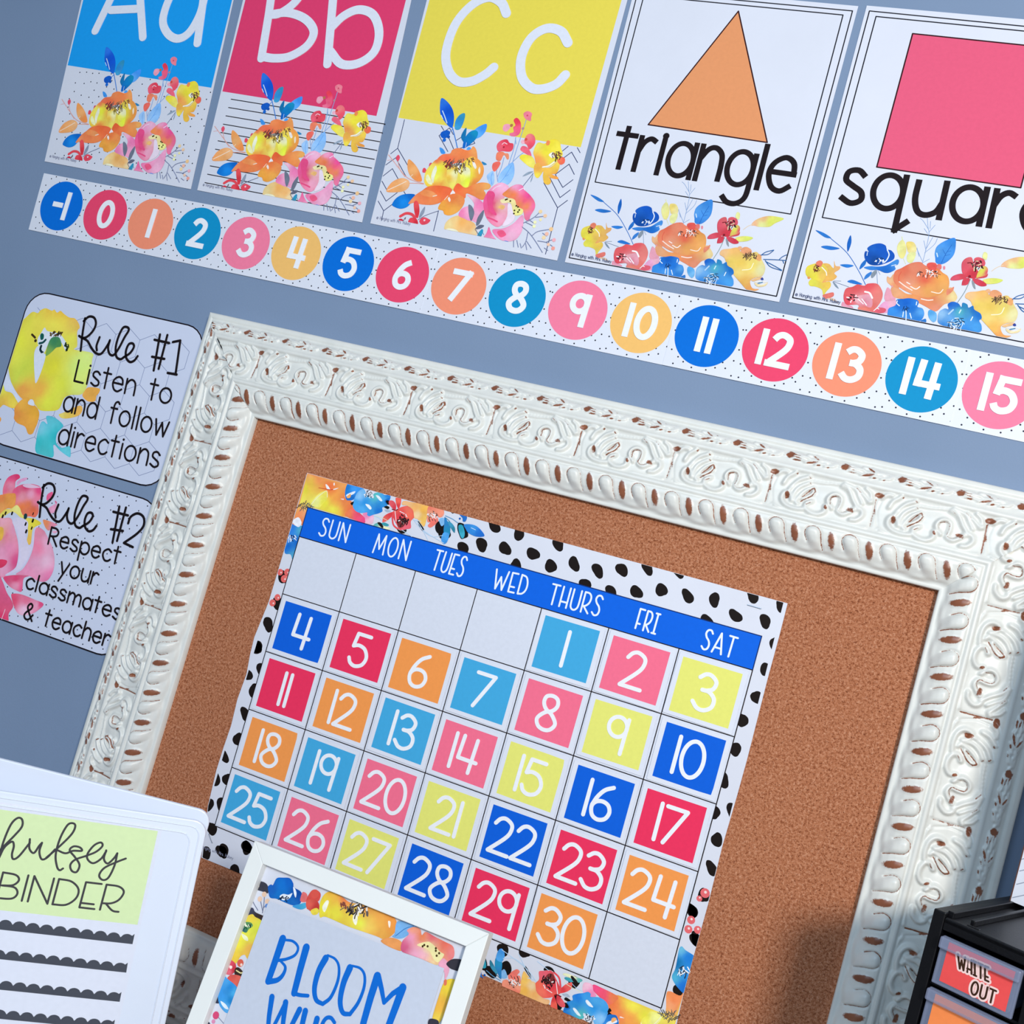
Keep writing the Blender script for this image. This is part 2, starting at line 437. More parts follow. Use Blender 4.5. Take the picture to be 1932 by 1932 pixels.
# ------------------------------------------------------------------ carved frame mouldings
RS = 0.0065                                          # tile resolution, working units
def segd(X, Y, pts):                                 # distance to a polyline and its parameter
    best = np.full(X.shape, 9.0)
    for (x0, y0), (x1, y1) in zip(pts[:-1], pts[1:]):
        dx, dy = x1-x0, y1-y0; l2 = dx*dx+dy*dy+1e-12
        t = np.clip(((X-x0)*dx+(Y-y0)*dy)/l2, 0, 1)
        best = np.minimum(best, np.hypot(X-x0-t*dx, Y-y0-t*dy))
    return best
def inside(X, Y, pts):
    r = np.zeros(X.shape, bool); n = len(pts)
    for i in range(n):
        (x0, y0), (x1, y1) = pts[i-1], pts[i]
        c = ((y0 > Y) != (y1 > Y)) & (X < (x1-x0)*(Y-y0)/((y1-y0) if y1 != y0 else 1e-9)+x0)
        r ^= c
    return r
class Tile:
    def __init__(s, period, d0, d1):
        s.p = period; s.d0 = d0; s.d1 = d1
        s.nx = int(round(period/RS)); s.ny = int(round((d1-d0)/RS))+1
        m_, d_ = np.meshgrid(np.arange(s.nx)*period/s.nx, np.linspace(d0, d1, s.ny))
        s.X, s.Y = m_, d_; s.h = np.zeros(m_.shape); s.w = np.zeros(m_.shape)
    def _d(s, pts):                                  # wraps around the period
        return np.minimum.reduce([segd(s.X+k*s.p, s.Y, pts) for k in (-1, 0, 1)])
    def ridge(s, pts, r, a):
        a *= 1.35; r *= 1.12
        d = s._d(spline(pts, False, 5)); v = a*np.clip(1-(d/r)**2, 0, 1)**0.7
        s.h = np.maximum(s.h, v)
    def groove(s, pts, r, a, wear=0.0):
        d = s._d(spline(pts, False, 5)); k = np.exp(-(d/r)**2)
        s.h -= a*k; s.w = np.maximum(s.w, wear*np.clip(1.5*k, 0, 1))
    def patch(s, c, rx, ry, ang, wear, a=0.0):
        ca, sa = math.cos(ang), math.sin(ang); e = None
        for k in (-1, 0, 1):
            dx, dy = s.X-c[0]+k*s.p, s.Y-c[1]; q = np.hypot((dx*ca+dy*sa)/rx, (-dx*sa+dy*ca)/ry)
            e = q if e is None else np.minimum(e, q)
        s.w = np.maximum(s.w, wear*np.clip(1.9-1.25*e, 0, 1)); s.h -= a*np.clip(1-e*e, 0, 1)
    def bowl(s, c, rx, ry, ang, a):
        ca, sa = math.cos(ang), math.sin(ang)
        for k in (-1, 0, 1):
            dx, dy = s.X-c[0]+k*s.p, s.Y-c[1]; q = ((dx*ca+dy*sa)/rx)**2+((-dx*sa+dy*ca)/ry)**2
            s.h += a*np.clip(1-q, 0, 1)
    def blobf(s, pts, a, soft, wear=0.0):            # raised closed shape
        pts = spline(pts, True, 5); ins = np.zeros(s.X.shape, bool); 
        for k in (-1, 0, 1): ins |= inside(s.X+k*s.p, s.Y, pts)
        d = s._d(pts+[pts[0]]); v = np.where(ins, a*np.clip(d/soft, 0, 1)**0.5, 0)
        s.h = np.maximum(s.h, v)
        if wear: s.w = np.maximum(s.w, np.where(ins, wear, 0))
    def soften(s, n=2):
        for _ in range(n):
            for ax in (0, 1):
                a = np.roll(s.h, 1, ax); b = np.roll(s.h, -1, ax)
                if ax == 0: a[0] = s.h[0]; b[-1] = s.h[-1]
                s.h = (a+2*s.h+b)/4
    def sample(s, m_, d_):
        x = (m_/s.p % 1.0)*s.nx; y = np.clip((d_-s.d0)/(s.d1-s.d0), 0, 1)*(s.ny-1)
        xi = np.floor(x).astype(int); yi = np.minimum(np.floor(y).astype(int), s.ny-2); fx = x-xi; fy = y-yi
        xa = xi % s.nx; xb = (xi+1) % s.nx
        msk = (d_ >= s.d0) & (d_ <= s.d1)
        def g(A): return ((A[yi, xa]*(1-fx)+A[yi, xb]*fx)*(1-fy)+(A[yi+1, xa]*(1-fx)+A[yi+1, xb]*fx)*fy)*msk
        return g(s.h), g(s.w)
def conv(P, E1, E2, dtop):                           # crop pixels -> (m, d)
    A = np.linalg.inv(np.array([E1, E2]).T)
    def f(t):
        return [(float(q[0]), float(dtop-q[1])) for q in ((A @ (np.array(p)-np.array(P))) for p in nums(t))]
    return f
# wide band of acanthus scrolls between pins (period 1.38)
T1 = Tile(1.38, 0.55, 1.10)
c = conv((655, 335), (550/1.38, 125/1.38), (-50/.45, 178/.45), 1.03)
for pts, r, a in [
    ("672 350 700 335 728 340", .030, .035), ("770 345 728 368 704 402", .032, .040), ("842 368 790 385 745 425 728 448", .034, .045),
    ("840 402 795 420 762 452 748 498", .034, .045), ("745 500 740 470 715 452 695 470 692 500 715 528 760 545 800 548", .034, .045),
    ("862 428 825 440 790 470 765 505 775 520", .030, .040), ("866 432 860 460 820 485 800 490", .030, .045),
    ("850 505 825 515 815 540 840 565 880 575 915 560 922 530", .036, .050),
    ("955 540 935 500 955 470 985 462 1008 482 1000 520 985 550 1010 572 1045 560 1070 545", .032, .048),
    ("1018 412 1052 440 1068 490 1092 540", .034, .045), ("1030 405 1080 430 1100 470 1115 510", .030, .042),
    ("1092 428 1128 470 1150 498 1168 495", .034, .045), ("1140 428 1160 450 1165 480", .026, .035), 
    ("1068 545 1085 530 1110 545 1112 575 1080 600 1050 600", .034, .045),
    ("640 520 700 556 780 585 860 600 960 612", .022, .022), ("960 612 1060 635 1130 640", .022, .020),
    ("850 388 872 392 894 396 916 400 938 402 960 402 982 404 1008 406", .016, .022)]:
    T1.ridge(c(pts), r, a)
for k in range(8): T1.patch(c("%d %d" % (862+k*21, 384+k*3))[0], .012, .012, 0, 0, .02)
for pts, r, a, w in [
    ("640 358 622 430 600 510", .011, .03, .8), ("668 360 640 430 640 530", .010, .02, .0),
    ("800 480 860 432 872 445 850 475 790 505", .009, .03, .85), ("868 430 872 450", .012, .02, .9), ("775 352 782 346", .012, .02, .8),
    ("843 366 848 374", .012, .02, .8), ("845 400 850 406", .012, .02, .7), ("845 512 820 522", .010, .02, .7),
    ("948 520 955 482 985 474 1004 488 996 520 985 545 1000 560 1030 556", .009, .03, .75),
    ("1018 410 1040 435", .010, .02, .7), ("1090 425 1112 452", .010, .02, .7), ("740 428 770 408 800 396", .008, .02, .3),
    ("1050 470 1066 520 1082 540", .008, .02, .3), ("1110 460 1140 500", .008, .02, .3)]:
    T1.groove(c(pts), r, a, w)
for x, y, rx, ry, an, w in [(657, 338, .062, .038, .1, .95), (722, 468, .030, .050, .3, .95), (716, 480, .022, .03, 0, .7), (922, 536, .020, .034, .5, .9),
                            (1048, 545, .050, .032, -.2, .85), (1060, 556, .025, .02, 0, .7), (630, 425, .012, .06, .3, .8)]:
    T1.patch(c("%d %d" % (x, y))[0], rx, ry, an, w, .015)
T1.bowl(c("930 470")[0], .20, .14, 0, .028)
# outer leaf band (period .735)
T2 = Tile(0.735, 1.17, 1.41)
c = conv((205, 395), (400/.735, 90/.735), (-92/.45, 240/.45), 1.30)
T2.blobf(c("168 375 200 358 250 368 310 385 330 410 300 432 240 440 185 425 165 400"), .028, .03)
for pts, r, a in [("225 378 260 378 300 392", .014, .045), ("222 398 270 400 330 412", .015, .050), ("222 420 262 428 300 440", .014, .045),
                  ("330 385 370 398 420 432", .020, .035), ("330 420 390 430 450 440", .018, .035), ("300 448 350 445 410 445", .020, .035),
                  ("395 395 430 415 480 440", .020, .032), ("370 468 410 462 450 462", .018, .032), ("440 435 480 450 520 470", .020, .030),
                  ("440 480 470 478 510 480", .018, .030), ("505 455 540 465 560 480", .016, .028), ("470 432 510 440 550 452", .014, .026)]:
    T2.ridge(c(pts), r, a)
for x, y, rx, ry, an, w in [(190, 392, .050, .040, 0, .95), (212, 372, .05, .014, -.3, .85), (240, 390, .06, .010, -.1, .8), (245, 411, .06, .010, -.1, .8), (238, 432, .06, .014, .1, .8),
                            (385, 412, .060, .014, -.5, .85), (352, 450, .080, .016, .35, .85), (440, 422, .03, .010, -.4, .6), (395, 472, .030, .013, .3, .8), (462, 488, .030, .013, .3, .75), (500, 452, .03, .01, -.3, .5)]:
    T2.patch(c("%d %d" % (x, y))[0], rx, ry, an, w, .012)
# inner gadroon band (period .482)
T3 = Tile(0.482, 0.055, 0.42)
pt_ = [(.05, .405), (.115, .388), (.150, .335), (.165, .27), (.195, .185), (.235, .10), (.11, .09), (.04, .16), (-.005, .23), (-.045, .315), (-.028, .380)]
T3.blobf(pt_, .050, .060)
fade = np.clip((T3.Y-.085)/.14, 0, 1); T3.h *= fade
T3.groove([(.225, .125), (.182, .22), (.160, .30), (.140, .355), (.10, .395), (.05, .410), (-.01, .398), (-.045, .355), (-.052, .30), (-.028, .245), (.0, .20)], .0075, .045, .85)
T3.bowl((.315, .25), .07, .13, .3, .020)
T3.patch((.305, .268), .044, .120, .30, 1.0, .0)

for t_ in (T1, T2, T3): t_.soften(3)
PROF = np.array([(0, .465), (.02, .475), (.055, .475), (.075, .49), (.12, .535), (.20, .585), (.28, .617), (.36, .632), (.41, .628), (.425, .60), (.445, .598), (.46, .625), (.50, .622),
                 (.525, .570), (.56, .545), (.64, .520), (.80, .478), (.95, .455), (1.06, .452), (1.09, .462), (1.11, .492), (1.15, .492), (1.165, .470), (1.19, .452),
                 (1.25, .425), (1.34, .365), (1.405, .300), (1.42, .305), (1.45, .318), (1.50, .300), (1.52, .275)])
DW = 1.52
CTL, CTR, CBL, CBR = (4.436, -2.851), (14.878, -2.760), (4.44, -10.63), (14.95, -10.66)
def rail(name, P0, P1, d0, d1, ph, fine, parent, label, seed, prof_wob=0.0):
    P0, P1, d0, d1 = map(np.array, (P0, P1, d0, d1)); L = np.linalg.norm(P1-P0); es = (P1-P0)/L
    nd = int(DW/fine)+1; dv = np.linspace(0, DW, nd); ns = int((L+2*DW)/fine); tau = np.linspace(0, 1, ns)
    T, D = np.meshgrid(tau, dv, indexing='ij')
    A = P0+np.outer(dv, d0); Bq = P1+np.outer(dv, d1)
    XY = A[None]*(1-T[..., None])+Bq[None]*T[..., None]
    Sx = (XY-P0) @ es
    z = np.interp(D, PROF[:, 0], PROF[:, 1]); w = np.zeros(z.shape)
    for tl, p0 in ((T1, ph[0]), (T2, ph[1]), (T3, ph[2])):
        hh, ww = tl.sample(Sx-p0, D); z = z+hh; w = np.maximum(w, ww)
    rg = np.random.default_rng(seed)
    wob = np.interp(Sx.ravel(), np.linspace(-2, L+2, 160), rg.normal(0, 1, 160)).reshape(Sx.shape)
    w = w*(1+0.10*wob)
    w = np.maximum(w, 0.38*np.clip(1-np.abs(D-.435)/.008, 0, 1)*(seed in (2, 4)))
    # scalloped inner edge under the gadroons
    sc = np.interp(D, [0, .05, .09, .13], [0, 0, 1, 0]); z = z+sc*0.018*np.cos(2*math.pi*(Sx-ph[2])/.482)
    rows = [np.full(ns, ZC-0.02)]; V = np.empty((ns, nd+2, 3)); W = np.zeros((ns, nd+2))
    V[:, 1:-1, :2] = XY; V[:, 1:-1, 2] = z; W[:, 1:-1] = w
    V[:, 0, :2] = XY[:, 0]; V[:, 0, 2] = ZC-0.02
    V[:, -1, :2] = XY[:, -1]; V[:, -1, 2] = 0.02
    nd2 = nd+2
    C0 = np.array([9.7, -6.7, 0.0])
    P = V-C0
    co = np.stack([P[..., 0]*S, -V[..., 2]*S, P[..., 1]*S], -1).reshape(-1, 3).astype(np.float32)
    i, j = np.meshgrid(np.arange(ns-1), np.arange(nd2-1), indexing='ij'); q = i*nd2+j
    F = np.stack([q, q+1, q+nd2+1, q+nd2], -1).reshape(-1, 4).astype(np.int32)
    me = bpy.data.meshes.new(name); me.vertices.add(len(co)); me.vertices.foreach_set('co', co.ravel())
    nf = len(F); me.loops.add(nf*4); me.loops.foreach_set('vertex_index', F.ravel())
    me.polygons.add(nf); me.polygons.foreach_set('loop_start', np.arange(0, nf*4, 4, dtype=np.int32))
    me.polygons.foreach_set('loop_total', np.full(nf, 4, dtype=np.int32))
    me.polygons.foreach_set('use_smooth', np.ones(nf, dtype=bool)); me.update(); me.validate()
    at = me.attributes.new('wear', 'FLOAT', 'POINT'); at.data.foreach_set('value', W.ravel().astype(np.float32))
    o = put(name, me, 'rail', parent); o['label'] = label
    return o
mw = Matrix.Identity(4); mw.translation = B((9.7, -6.7, 0))
board = empty('framed_cork_board', mw)
tag(board, 'large cork board in an ornate distressed white carved frame on the blue-grey wall', 'bulletin board')
dg = lambda a, b: (a, b)
# s runs to the left of someone looking inwards: top right, left up, right down, bottom left
rail('frame_rail', CTL, CTR, (-1, 1), (1, 1), (4.22-CTL[0], 3.09-CTL[0]+.02, 4.47-CTL[0]), .0125, board, 'carved top rail of the frame', 1)
rail('frame_rail', CBL, CTL, (-1, -1), (-1, 1), (-7.58-CBL[1]-.0, -8.58-CBL[1], -8.74-CBL[1]), .0125, board, 'carved left rail of the frame', 2)
rail('frame_rail', CTR, CBR, (1, 1), (1, -1), (4.19-2.76, 4.05-2.76, 4.05-2.76-.05), .0125, board, 'carved right rail of the frame', 3)
rail('frame_rail', CBR, CBL, (1, -1), (-1, -1), (.3, .1, .2), .02, board, 'carved bottom rail of the frame, in shade', 4)
def loc(x, y, z): p = B((x, y, z))-B((9.7, -6.7, 0)); return tuple(p)
ck = MB(); q = [loc(4.35, -10.75, 0.06), loc(15.05, -2.68, ZC)]
ck.box((q[0][0], q[1][1], q[0][2]), (q[1][0], q[0][1], q[1][2]))
ck.build('cork_panel', 'cork', board)
# ------------------------------------------------------------------ single-line lettering (cap height 1)
def el(cx, cy, rx, ry, n=12, a0=90): return [(cx+rx*math.cos(math.radians(a0+360*i/n)), cy+ry*math.sin(math.radians(a0+360*i/n))) for i in range(n+1)]
def G(w, *st): return (w, st)
def s_(t): return ('s', nums(t))
def l_(t): return ('l', nums(t))
def e_(*a): return ('c', el(*a))
FONT = {
 '0': G(.60, e_(.30, .50, .30, .50)), '1': G(.10, l_(".05 1 .05 0")),
 '2': G(.60, s_(".03 .80 .14 .95 .30 1 .50 .90 .53 .72 .42 .48 0 0"), l_("0 0 .60 0")),
 '3': G(.56, s_(".04 .86 .18 .98 .34 .98 .50 .84 .46 .64 .30 .55 .18 .54"), s_(".18 .54 .38 .53 .55 .38 .54 .15 .36 .01 .16 .02 .0 .17")),
 '4': G(.62, l_(".08 1 .04 .34 .62 .34"), l_(".50 .98 .46 0")),
 '5': G(.58, l_(".54 .98 .10 .98 .04 .58"), s_(".04 .58 .22 .64 .44 .57 .56 .34 .48 .10 .26 0 .08 .06 0 .20")),
 '6': G(.56, s_(".48 .98 .26 .84 .10 .60 .01 .34"), ('c', nums(".01 .30 .08 .08 .26 0 .46 .08 .54 .28 .46 .46 .28 .52 .10 .46 .01 .30"))),
 '7': G(.56, l_("0 .98 .56 .98 .10 0")),
 '8': G(.58, ('c', nums(".29 1 .12 .94 .08 .78 .15 .63 .29 .54 .43 .63 .50 .78 .45 .94 .29 1")), ('c', nums(".29 .53 .46 .42 .57 .24 .47 .06 .29 0 .10 .06 .01 .24 .12 .42 .29 .53"))),
 '9': G(.56, ('c', el(.26, .71, .26, .28)), l_(".52 .98 .50 0")),
 '-': G(.30, l_("0 .5 .30 .5")), '©': G(.7, e_(.35, .3, .35, .35), s_(".48 .42 .3 .5 .2 .3 .32 .12 .5 .2")),
 'a': G(.50, e_(.25, .30, .25, .30), l_(".50 .60 .50 0")), 'c': G(.44, s_(".44 .50 .25 .60 .04 .44 .02 .22 .16 .02 .34 .02 .46 .12")),
 'd': G(.50, e_(.25, .30, .25, .30), l_(".50 1 .50 0")), 'e': G(.48, l_(".02 .32 .47 .32"), s_(".47 .32 .42 .52 .25 .60 .06 .48 .0 .28 .10 .06 .28 0 .46 .12")),
 'f': G(.34, s_(".36 .90 .28 1 .17 .94 .12 .76 .12 .5 .12 0"), l_("-.02 .60 .30 .60")),
 'g': G(.50, e_(.25, .30, .25, .30), s_(".50 .60 .50 .10 .48 -.20 .34 -.33 .16 -.33 .02 -.22")),
 'h': G(.44, l_("0 1 0 0"), s_("0 .36 .12 .55 .26 .60 .40 .50 .44 .30 .44 0")), 'i': G(.06, l_(".03 .60 .03 0"), ('d', [(.03, .84)])),
 'l': G(.06, l_(".03 1 .03 0")), 'm': G(.72, l_("0 .60 0 0"), s_("0 .38 .12 .56 .22 .60 .33 .52 .36 .34 .36 0"), s_(".36 .38 .48 .56 .58 .60 .69 .52 .72 .34 .72 0")),
 'n': G(.44, l_("0 .60 0 0"), s_("0 .36 .12 .55 .26 .60 .40 .50 .44 .30 .44 0")), 'o': G(.52, e_(.26, .30, .26, .30)),
 'p': G(.50, l_("0 .60 0 -.36"), e_(.25, .30, .25, .30)), 'q': G(.56, e_(.25, .30, .25, .30), l_(".50 .60 .50 -.34 .66 -.18")),
 'r': G(.32, l_("0 .60 0 0"), s_("0 .34 .08 .52 .20 .60 .33 .55")), 's': G(.38, s_(".36 .50 .22 .60 .06 .55 .04 .40 .18 .31 .34 .22 .36 .08 .20 0 .0 .09")),
 't': G(.34, l_(".15 .96 .15 0"), l_("-.02 .64 .34 .64")), 'u': G(.46, s_("0 .60 0 .26 .08 .05 .22 0 .38 .08 .46 .26"), l_(".46 .60 .46 0")),
 'w': G(.66, l_("0 .60 .16 0 .33 .52 .50 0 .66 .60")), 'y': G(.48, l_("0 .60 .22 .06"), l_(".48 .60 .08 -.36")),
 '&': G(.56, s_(".54 0 .12 .62 .10 .84 .22 .98 .34 .88 .30 .68 .08 .42 .0 .20 .12 .02 .32 .04 .50 .36")), '.': G(.05, ('d', [(.03, .04)])), 
 'L': G(.44, l_(".02 1 0 0 .44 0")), 'R': G(.50, l_("0 1 0 0"), s_("0 .98 .28 .98 .44 .82 .40 .60 .20 .50 .0 .48"), l_(".16 .49 .50 0")),
 'M': G(.66, l_("0 0 .08 1 .33 .30 .58 1 .66 0")), 'H': G(.50, l_("0 1 0 0"), l_(".5 1 .5 0"), l_("0 .5 .5 .5")),
 # tall narrow header capitals
 'S!': G(.44, s_(".44 .86 .32 .99 .14 .97 .06 .80 .14 .62 .32 .46 .40 .26 .34 .06 .16 0 0 .12")), 'U!': G(.46, s_("0 1 0 .30 .06 .08 .22 0 .38 .08 .46 .30 .46 1")),
 'N!': G(.46, l_("0 0 0 1 .46 0 .46 1")), 'M!': G(.62, l_("0 0 .08 1 .31 .24 .54 1 .62 0")), 'O!': G(.52, e_(.26, .5, .26, .5)),
 'T!': G(.46, l_("0 1 .46 1"), l_(".23 1 .23 0")), 'E!': G(.34, l_(".34 1 0 1 0 0 .34 0"), l_("0 .28 .28 .28")), 'W!': G(.74, l_("0 1 .18 0 .37 .66 .56 0 .74 1")),
 'D!': G(.42, l_("0 1 0 0"), s_("0 1 .28 .92 .42 .60 .40 .26 .24 .05 0 0")), 'H!': G(.42, l_("0 1 0 0"), l_(".42 1 .42 0"), l_("0 .26 .42 .26")),
 'R!': G(.42, l_("0 1 0 0"), s_("0 1 .26 .98 .40 .80 .36 .52 .18 .34 0 .30"), l_(".10 .30 .42 0")), 'F!': G(.36, l_(".36 1 0 1 0 0"), l_("0 .26 .24 .26")),
 'I!': G(.28, l_("0 1 .28 1"), l_(".14 1 .14 0"), l_("0 0 .28 0")), 'A!': G(.56, l_("0 0 .28 1 .56 0"), l_(".08 .26 .48 .26")),
 # wide thin capitals of the binder
 'B?': G(.60, l_("0 1 0 0"), s_("0 1 .40 .96 .54 .78 .40 .56 .06 .50"), s_(".06 .50 .46 .48 .60 .26 .46 .04 0 0")), 'I?': G(.06, l_(".03 1 .03 0")),
 'N?': G(.62, l_("0 0 0 1 .62 0 .62 1")), 'D?': G(.70, l_("0 1 0 0"), s_("0 1 .40 .96 .68 .70 .68 .34 .42 .04 0 0")),
 'E?': G(.50, l_(".50 1 0 1 0 0 .48 0"), l_("0 .18 .42 .18")), 'R?': G(.60, l_("0 1 0 0"), s_("0 1 .40 .98 .60 .80 .52 .48 .30 .30 0 .26"), s_(".14 .26 .34 .06 .46 0 .60 0")),
}
def glyph(pr, ch, f, w, col, cap='r', h=0.0, lv=None):   # f maps glyph space -> sheet uv
    W_, st = FONT[ch]
    for si, (kind, pts) in enumerate(st):
        if lv is not None: lv = lv+0.4
        if kind == 'd':
            p = f(*pts[0]); pr.disc(p, w*0.62, col, 10, lv=lv); continue
        p = (spline(pts[:-1], True, 5)+[pts[0]]) if kind == 'c' else spline(pts, False, 5) if kind == 's' else pts
        p = [f(*q) for q in p]
        cp = cap if cap == 'r' else ('b' if kind == 's' else 'q')
        if kind == 'c' and cap != 'r': cp = 'b'
        if kind == 'c':
            pr.ring(p[:-1], w, col, pr.level(p) if lv is None else lv, h); continue
        pr.stroke(p, w, col, False, cp, lv=lv, h=h)
def text(pr, sh, string, p0, p1, ptop, w, col, gap=.16, suf='', cap='r', h=0.0, space=.38, xh=.6):
    a, b, t = (np.array(sh.uv(*q)) for q in (p0, p1, ptop))
    chs = [c+suf if c != ' ' else ' ' for c in string]
    tot = sum((space if c == ' ' else FONT[c][0]) for c in chs)+gap*(len(chs)-1)
    ex = (b-a)/tot; ey = t-a; x = 0
    # keep the lettering upright on its sheet: only slightly sheared
    lv = pr.level([tuple(a), tuple(b), tuple(t), tuple(t+b-a), tuple(a-ey*.35)])
    low = set('acdefghilmnopqrstuwy.')
    def vm(c, v):
        if c[0] not in low or c[-1] in '!?': return v
        return v*xh/.6 if v <= .6 else xh+(v-.6)*(1-xh)/.4
    for c in chs:
        if c == ' ': x += space+gap; continue
        glyph(pr, c, lambda u, v, x=x, c=c: tuple(a+ex*(x+u)+ey*vm(c, v)), w, col, cap, h, lv)
        x += FONT[c][0]+gap
# ------------------------------------------------------------------ watercolour art, traced in zoomed crops and laid on the real sheets
def rgen(seed): return random.Random(seed)
class Art:                        # crop pixels -> sheet uv
    def __init__(s, pr, sh, crop, tf=None, sc=1.0):
        s.pr, s.sh, s.crop, s.tf, s.sc = pr, sh, crop, tf, sc
        a = sh.uv(*crop(800, 500)); b = sh.uv(*crop(900, 500)); s.k = math.dist(a, b)/100*sc
    def P(s, x, y):
        p = s.sh.uv(*s.crop(x, y)); return s.tf(p) if s.tf else p
    def pts(s, t): return [s.P(*p) for p in nums(t)]
    def b(s, t, *stops, amp=.08, rim=.92):          # stops: "x y #col"
        if len(stops) == 1 and len(stops[0].split()) == 1: 
            p = s.pts(t); return s.pr.blob(p, [(p[0][0], p[0][1], stops[0])], amp=amp, rim=rim)
        st = []
        for q in stops:
            x, y, c = q.split(); x, y = s.P(float(x), float(y)); st.append((x, y, c))
        s.pr.blob(s.pts(t), st, amp=amp, rim=rim)
    def l(s, t, w, col, smooth=True, w2=None): s.pr.stroke(s.pts(t), w*s.k, col, smooth, w2=None if w2 is None else w2*s.k)
    def c(s, x, y, r, col): s.pr.disc(s.P(x, y), r*s.k, col)
    def specks(s, cx, cy, rx, ry, n, ln, w, cols, seed, ang=90, spread=60):
        r = rgen(seed)
        for _ in range(n):
            a = r.uniform(0, 6.28); q = math.sqrt(r.random()); x = cx+rx*q*math.cos(a); y = cy+ry*q*math.sin(a)
            g = math.radians(ang+r.uniform(-spread, spread)); L = ln*r.uniform(.5, 1.2)
            s.l("%f %f %f %f %f %f" % (x, y, x+L*.5*math.cos(g)+r.uniform(-3, 3), y+L*.5*math.sin(g), x+L*math.cos(g), y+L*math.sin(g)), w*r.uniform(.6, 1.2), r.choice(cols))

def bouquet_letters(A):
    b, l, c = A.b, A.l, A.c
    l("740 335 765 430 790 540", 9, '#3C78C4'); l("720 380 740 360", 6, '#3C78C4')
    b("640 75 700 110 745 180 757 262 740 342 700 322 650 255 628 190", "640 90 #2A6FD2", "700 200 #0C50C2", "740 330 #1560C8")
    l("652 190 672 240 692 300", 9, '#C9DCF4'); l("640 230 655 262", 7, '#C9DCF4')
    b("765 355 770 280 810 225 856 213 848 280 812 355", "780 340 #3C9AC8", "840 230 #2F8AB0", "800 300 #2B84C4")
    b("842 475 820 430 838 380 870 343 864 420 852 480", "#136EA4")
    b("940 370 980 335 1052 308 1046 370 1000 425 950 442 972 392", "1040 320 #3E8EE2", "960 420 #5AA6EC")
    b("835 525 850 450 890 390 940 365 975 385 960 440 910 490 862 525", "850 510 #0E5FB8", "950 390 #1288B4", "900 440 #0A78B8")
    l("870 480 862 520", 4, '#D8E8F6')
    b("635 420 640 385 690 365 722 385 700 428 660 440", "#0F55B6"); c(707, 427, 14, '#0F4EA4'); c(668, 455, 17, '#1562C0')
    b("625 525 655 535 678 575 640 578", "#3C8CD8"); b("1008 652 1035 660 1056 678 1025 682", "#2C7FB0"); b("870 540 890 518 912 530 900 548", "#4B9BE0")
    # left sprig
    l("160 590 230 680 320 790 400 830 480 852", 7, '#D29A90'); l("245 640 262 720 310 790", 6, '#D29A90'); l("150 640 200 640 240 700", 5, '#D8A8A8'); l("345 848 420 850 480 856", 5, '#D88A70')
    b("165 558 188 575 165 592", "#DC90A0"); b("235 642 228 612 250 590 264 615 250 645", "#DC4C62"); b("470 750 474 715 495 712 508 748", "#DC4858"); b("528 700 534 668 554 664 550 692", "#C8486A"); l("515 720 540 690", 5, '#9AA8D0')
    b("342 632 385 660 430 720 462 800 456 834 400 822 350 770 332 700", "350 660 #F2A058", "440 800 #EE8E4A", "380 740 #F4AE6C")
    l("350 800 380 770", 5, '#FBE2C8')
    b("140 922 180 850 240 812 300 803 347 830 346 880 300 920 220 932", "160 900 #F2A262", "330 850 #F6B880", "240 900 #F4AC6A"); l("152 912 240 872 322 832", 7, '#FBE4CC')
    b("192 1042 230 985 300 950 400 952 378 1010 330 1065 270 1082 215 1066", "210 1040 #0C70C6", "380 960 #0A62BA", "300 1040 #1680D4")
    # stems on the right
    for t in ("1250 690 1300 540 1320 430", "1290 660 1340 500 1390 350 1415 270", "1155 835 1145 745 1152 700", "1150 795 1190 700 1212 615", "1290 655 1350 600 1400 562", "1322 490 1316 440"):
        l(t, 6, '#7C9CCB')
    l("1478 758 1430 820 1380 882", 6, '#5C688C'); b("1380 787 1430 748 1480 742 1430 772", "#8E9CAC"); b("1478 765 1470 812 1452 842 1462 800", "#8E9CAC")
    # light blue leaves
    b("1160 850 1165 780 1220 710 1287 658 1306 700 1302 780 1262 850 1200 872", "1180 840 #A4CCF4", "1280 690 #84B8EE", "1240 800 #92C2F2"); l("1170 850 1220 790 1280 690", 4, '#5C98DC'); l("1220 790 1255 770", 3, '#5C98DC')
    b("1055 792 1075 758 1112 738 1124 790 1120 850 1090 872", "#A0C8F2"); l("1100 860 1095 800 1105 755", 4, '#5C98DC')
    # peony: back petals
    b("600 640 650 588 720 578 742 545 800 528 870 548 908 540 932 512 958 540 968 590 965 640 900 665 780 665 700 690 640 680", "640 610 #EE7450", "740 560 #F08C54", "860 560 #EE8048", "950 540 #F4A25C", "700 640 #EA6444")
    b("485 812 500 740 545 680 600 632 660 650 720 680 800 690 860 640 920 605 990 640 1026 700 1022 772 982 832 920 872 860 902 760 915 700 895 600 885 520 882 490 850",
      "520 760 #F0DC58", "560 700 #F2E868", "620 720 #ECF03C", "600 800 #EEF060", "600 650 #EE7C50", "700 740 #F0A84C", "760 800 #F4E458", "880 800 #E6EC3A", "900 700 #F0E050", "960 660 #F49C50", "1010 760 #F29A4A", "600 868 #F07C44", "520 850 #F4D24C", "760 880 #F4D070", "940 840 #F49048")
    b("700 700 740 720 790 740 782 820 748 898 720 880 690 800", "720 720 #F2D860", "760 760 #F6F0B0", "745 880 #F2E468", "710 800 #F0C048")
    b("850 700 900 720 905 800 880 890 830 870 810 780 830 730", "870 740 #F4F0C0", "880 830 #E6EE40", "830 800 #F0E85C")
    b("590 690 560 740 548 800 566 850 580 790 600 730", "#F4F4D8"); b("498 800 520 770 552 830 556 862 520 850", "#F0F0B8")
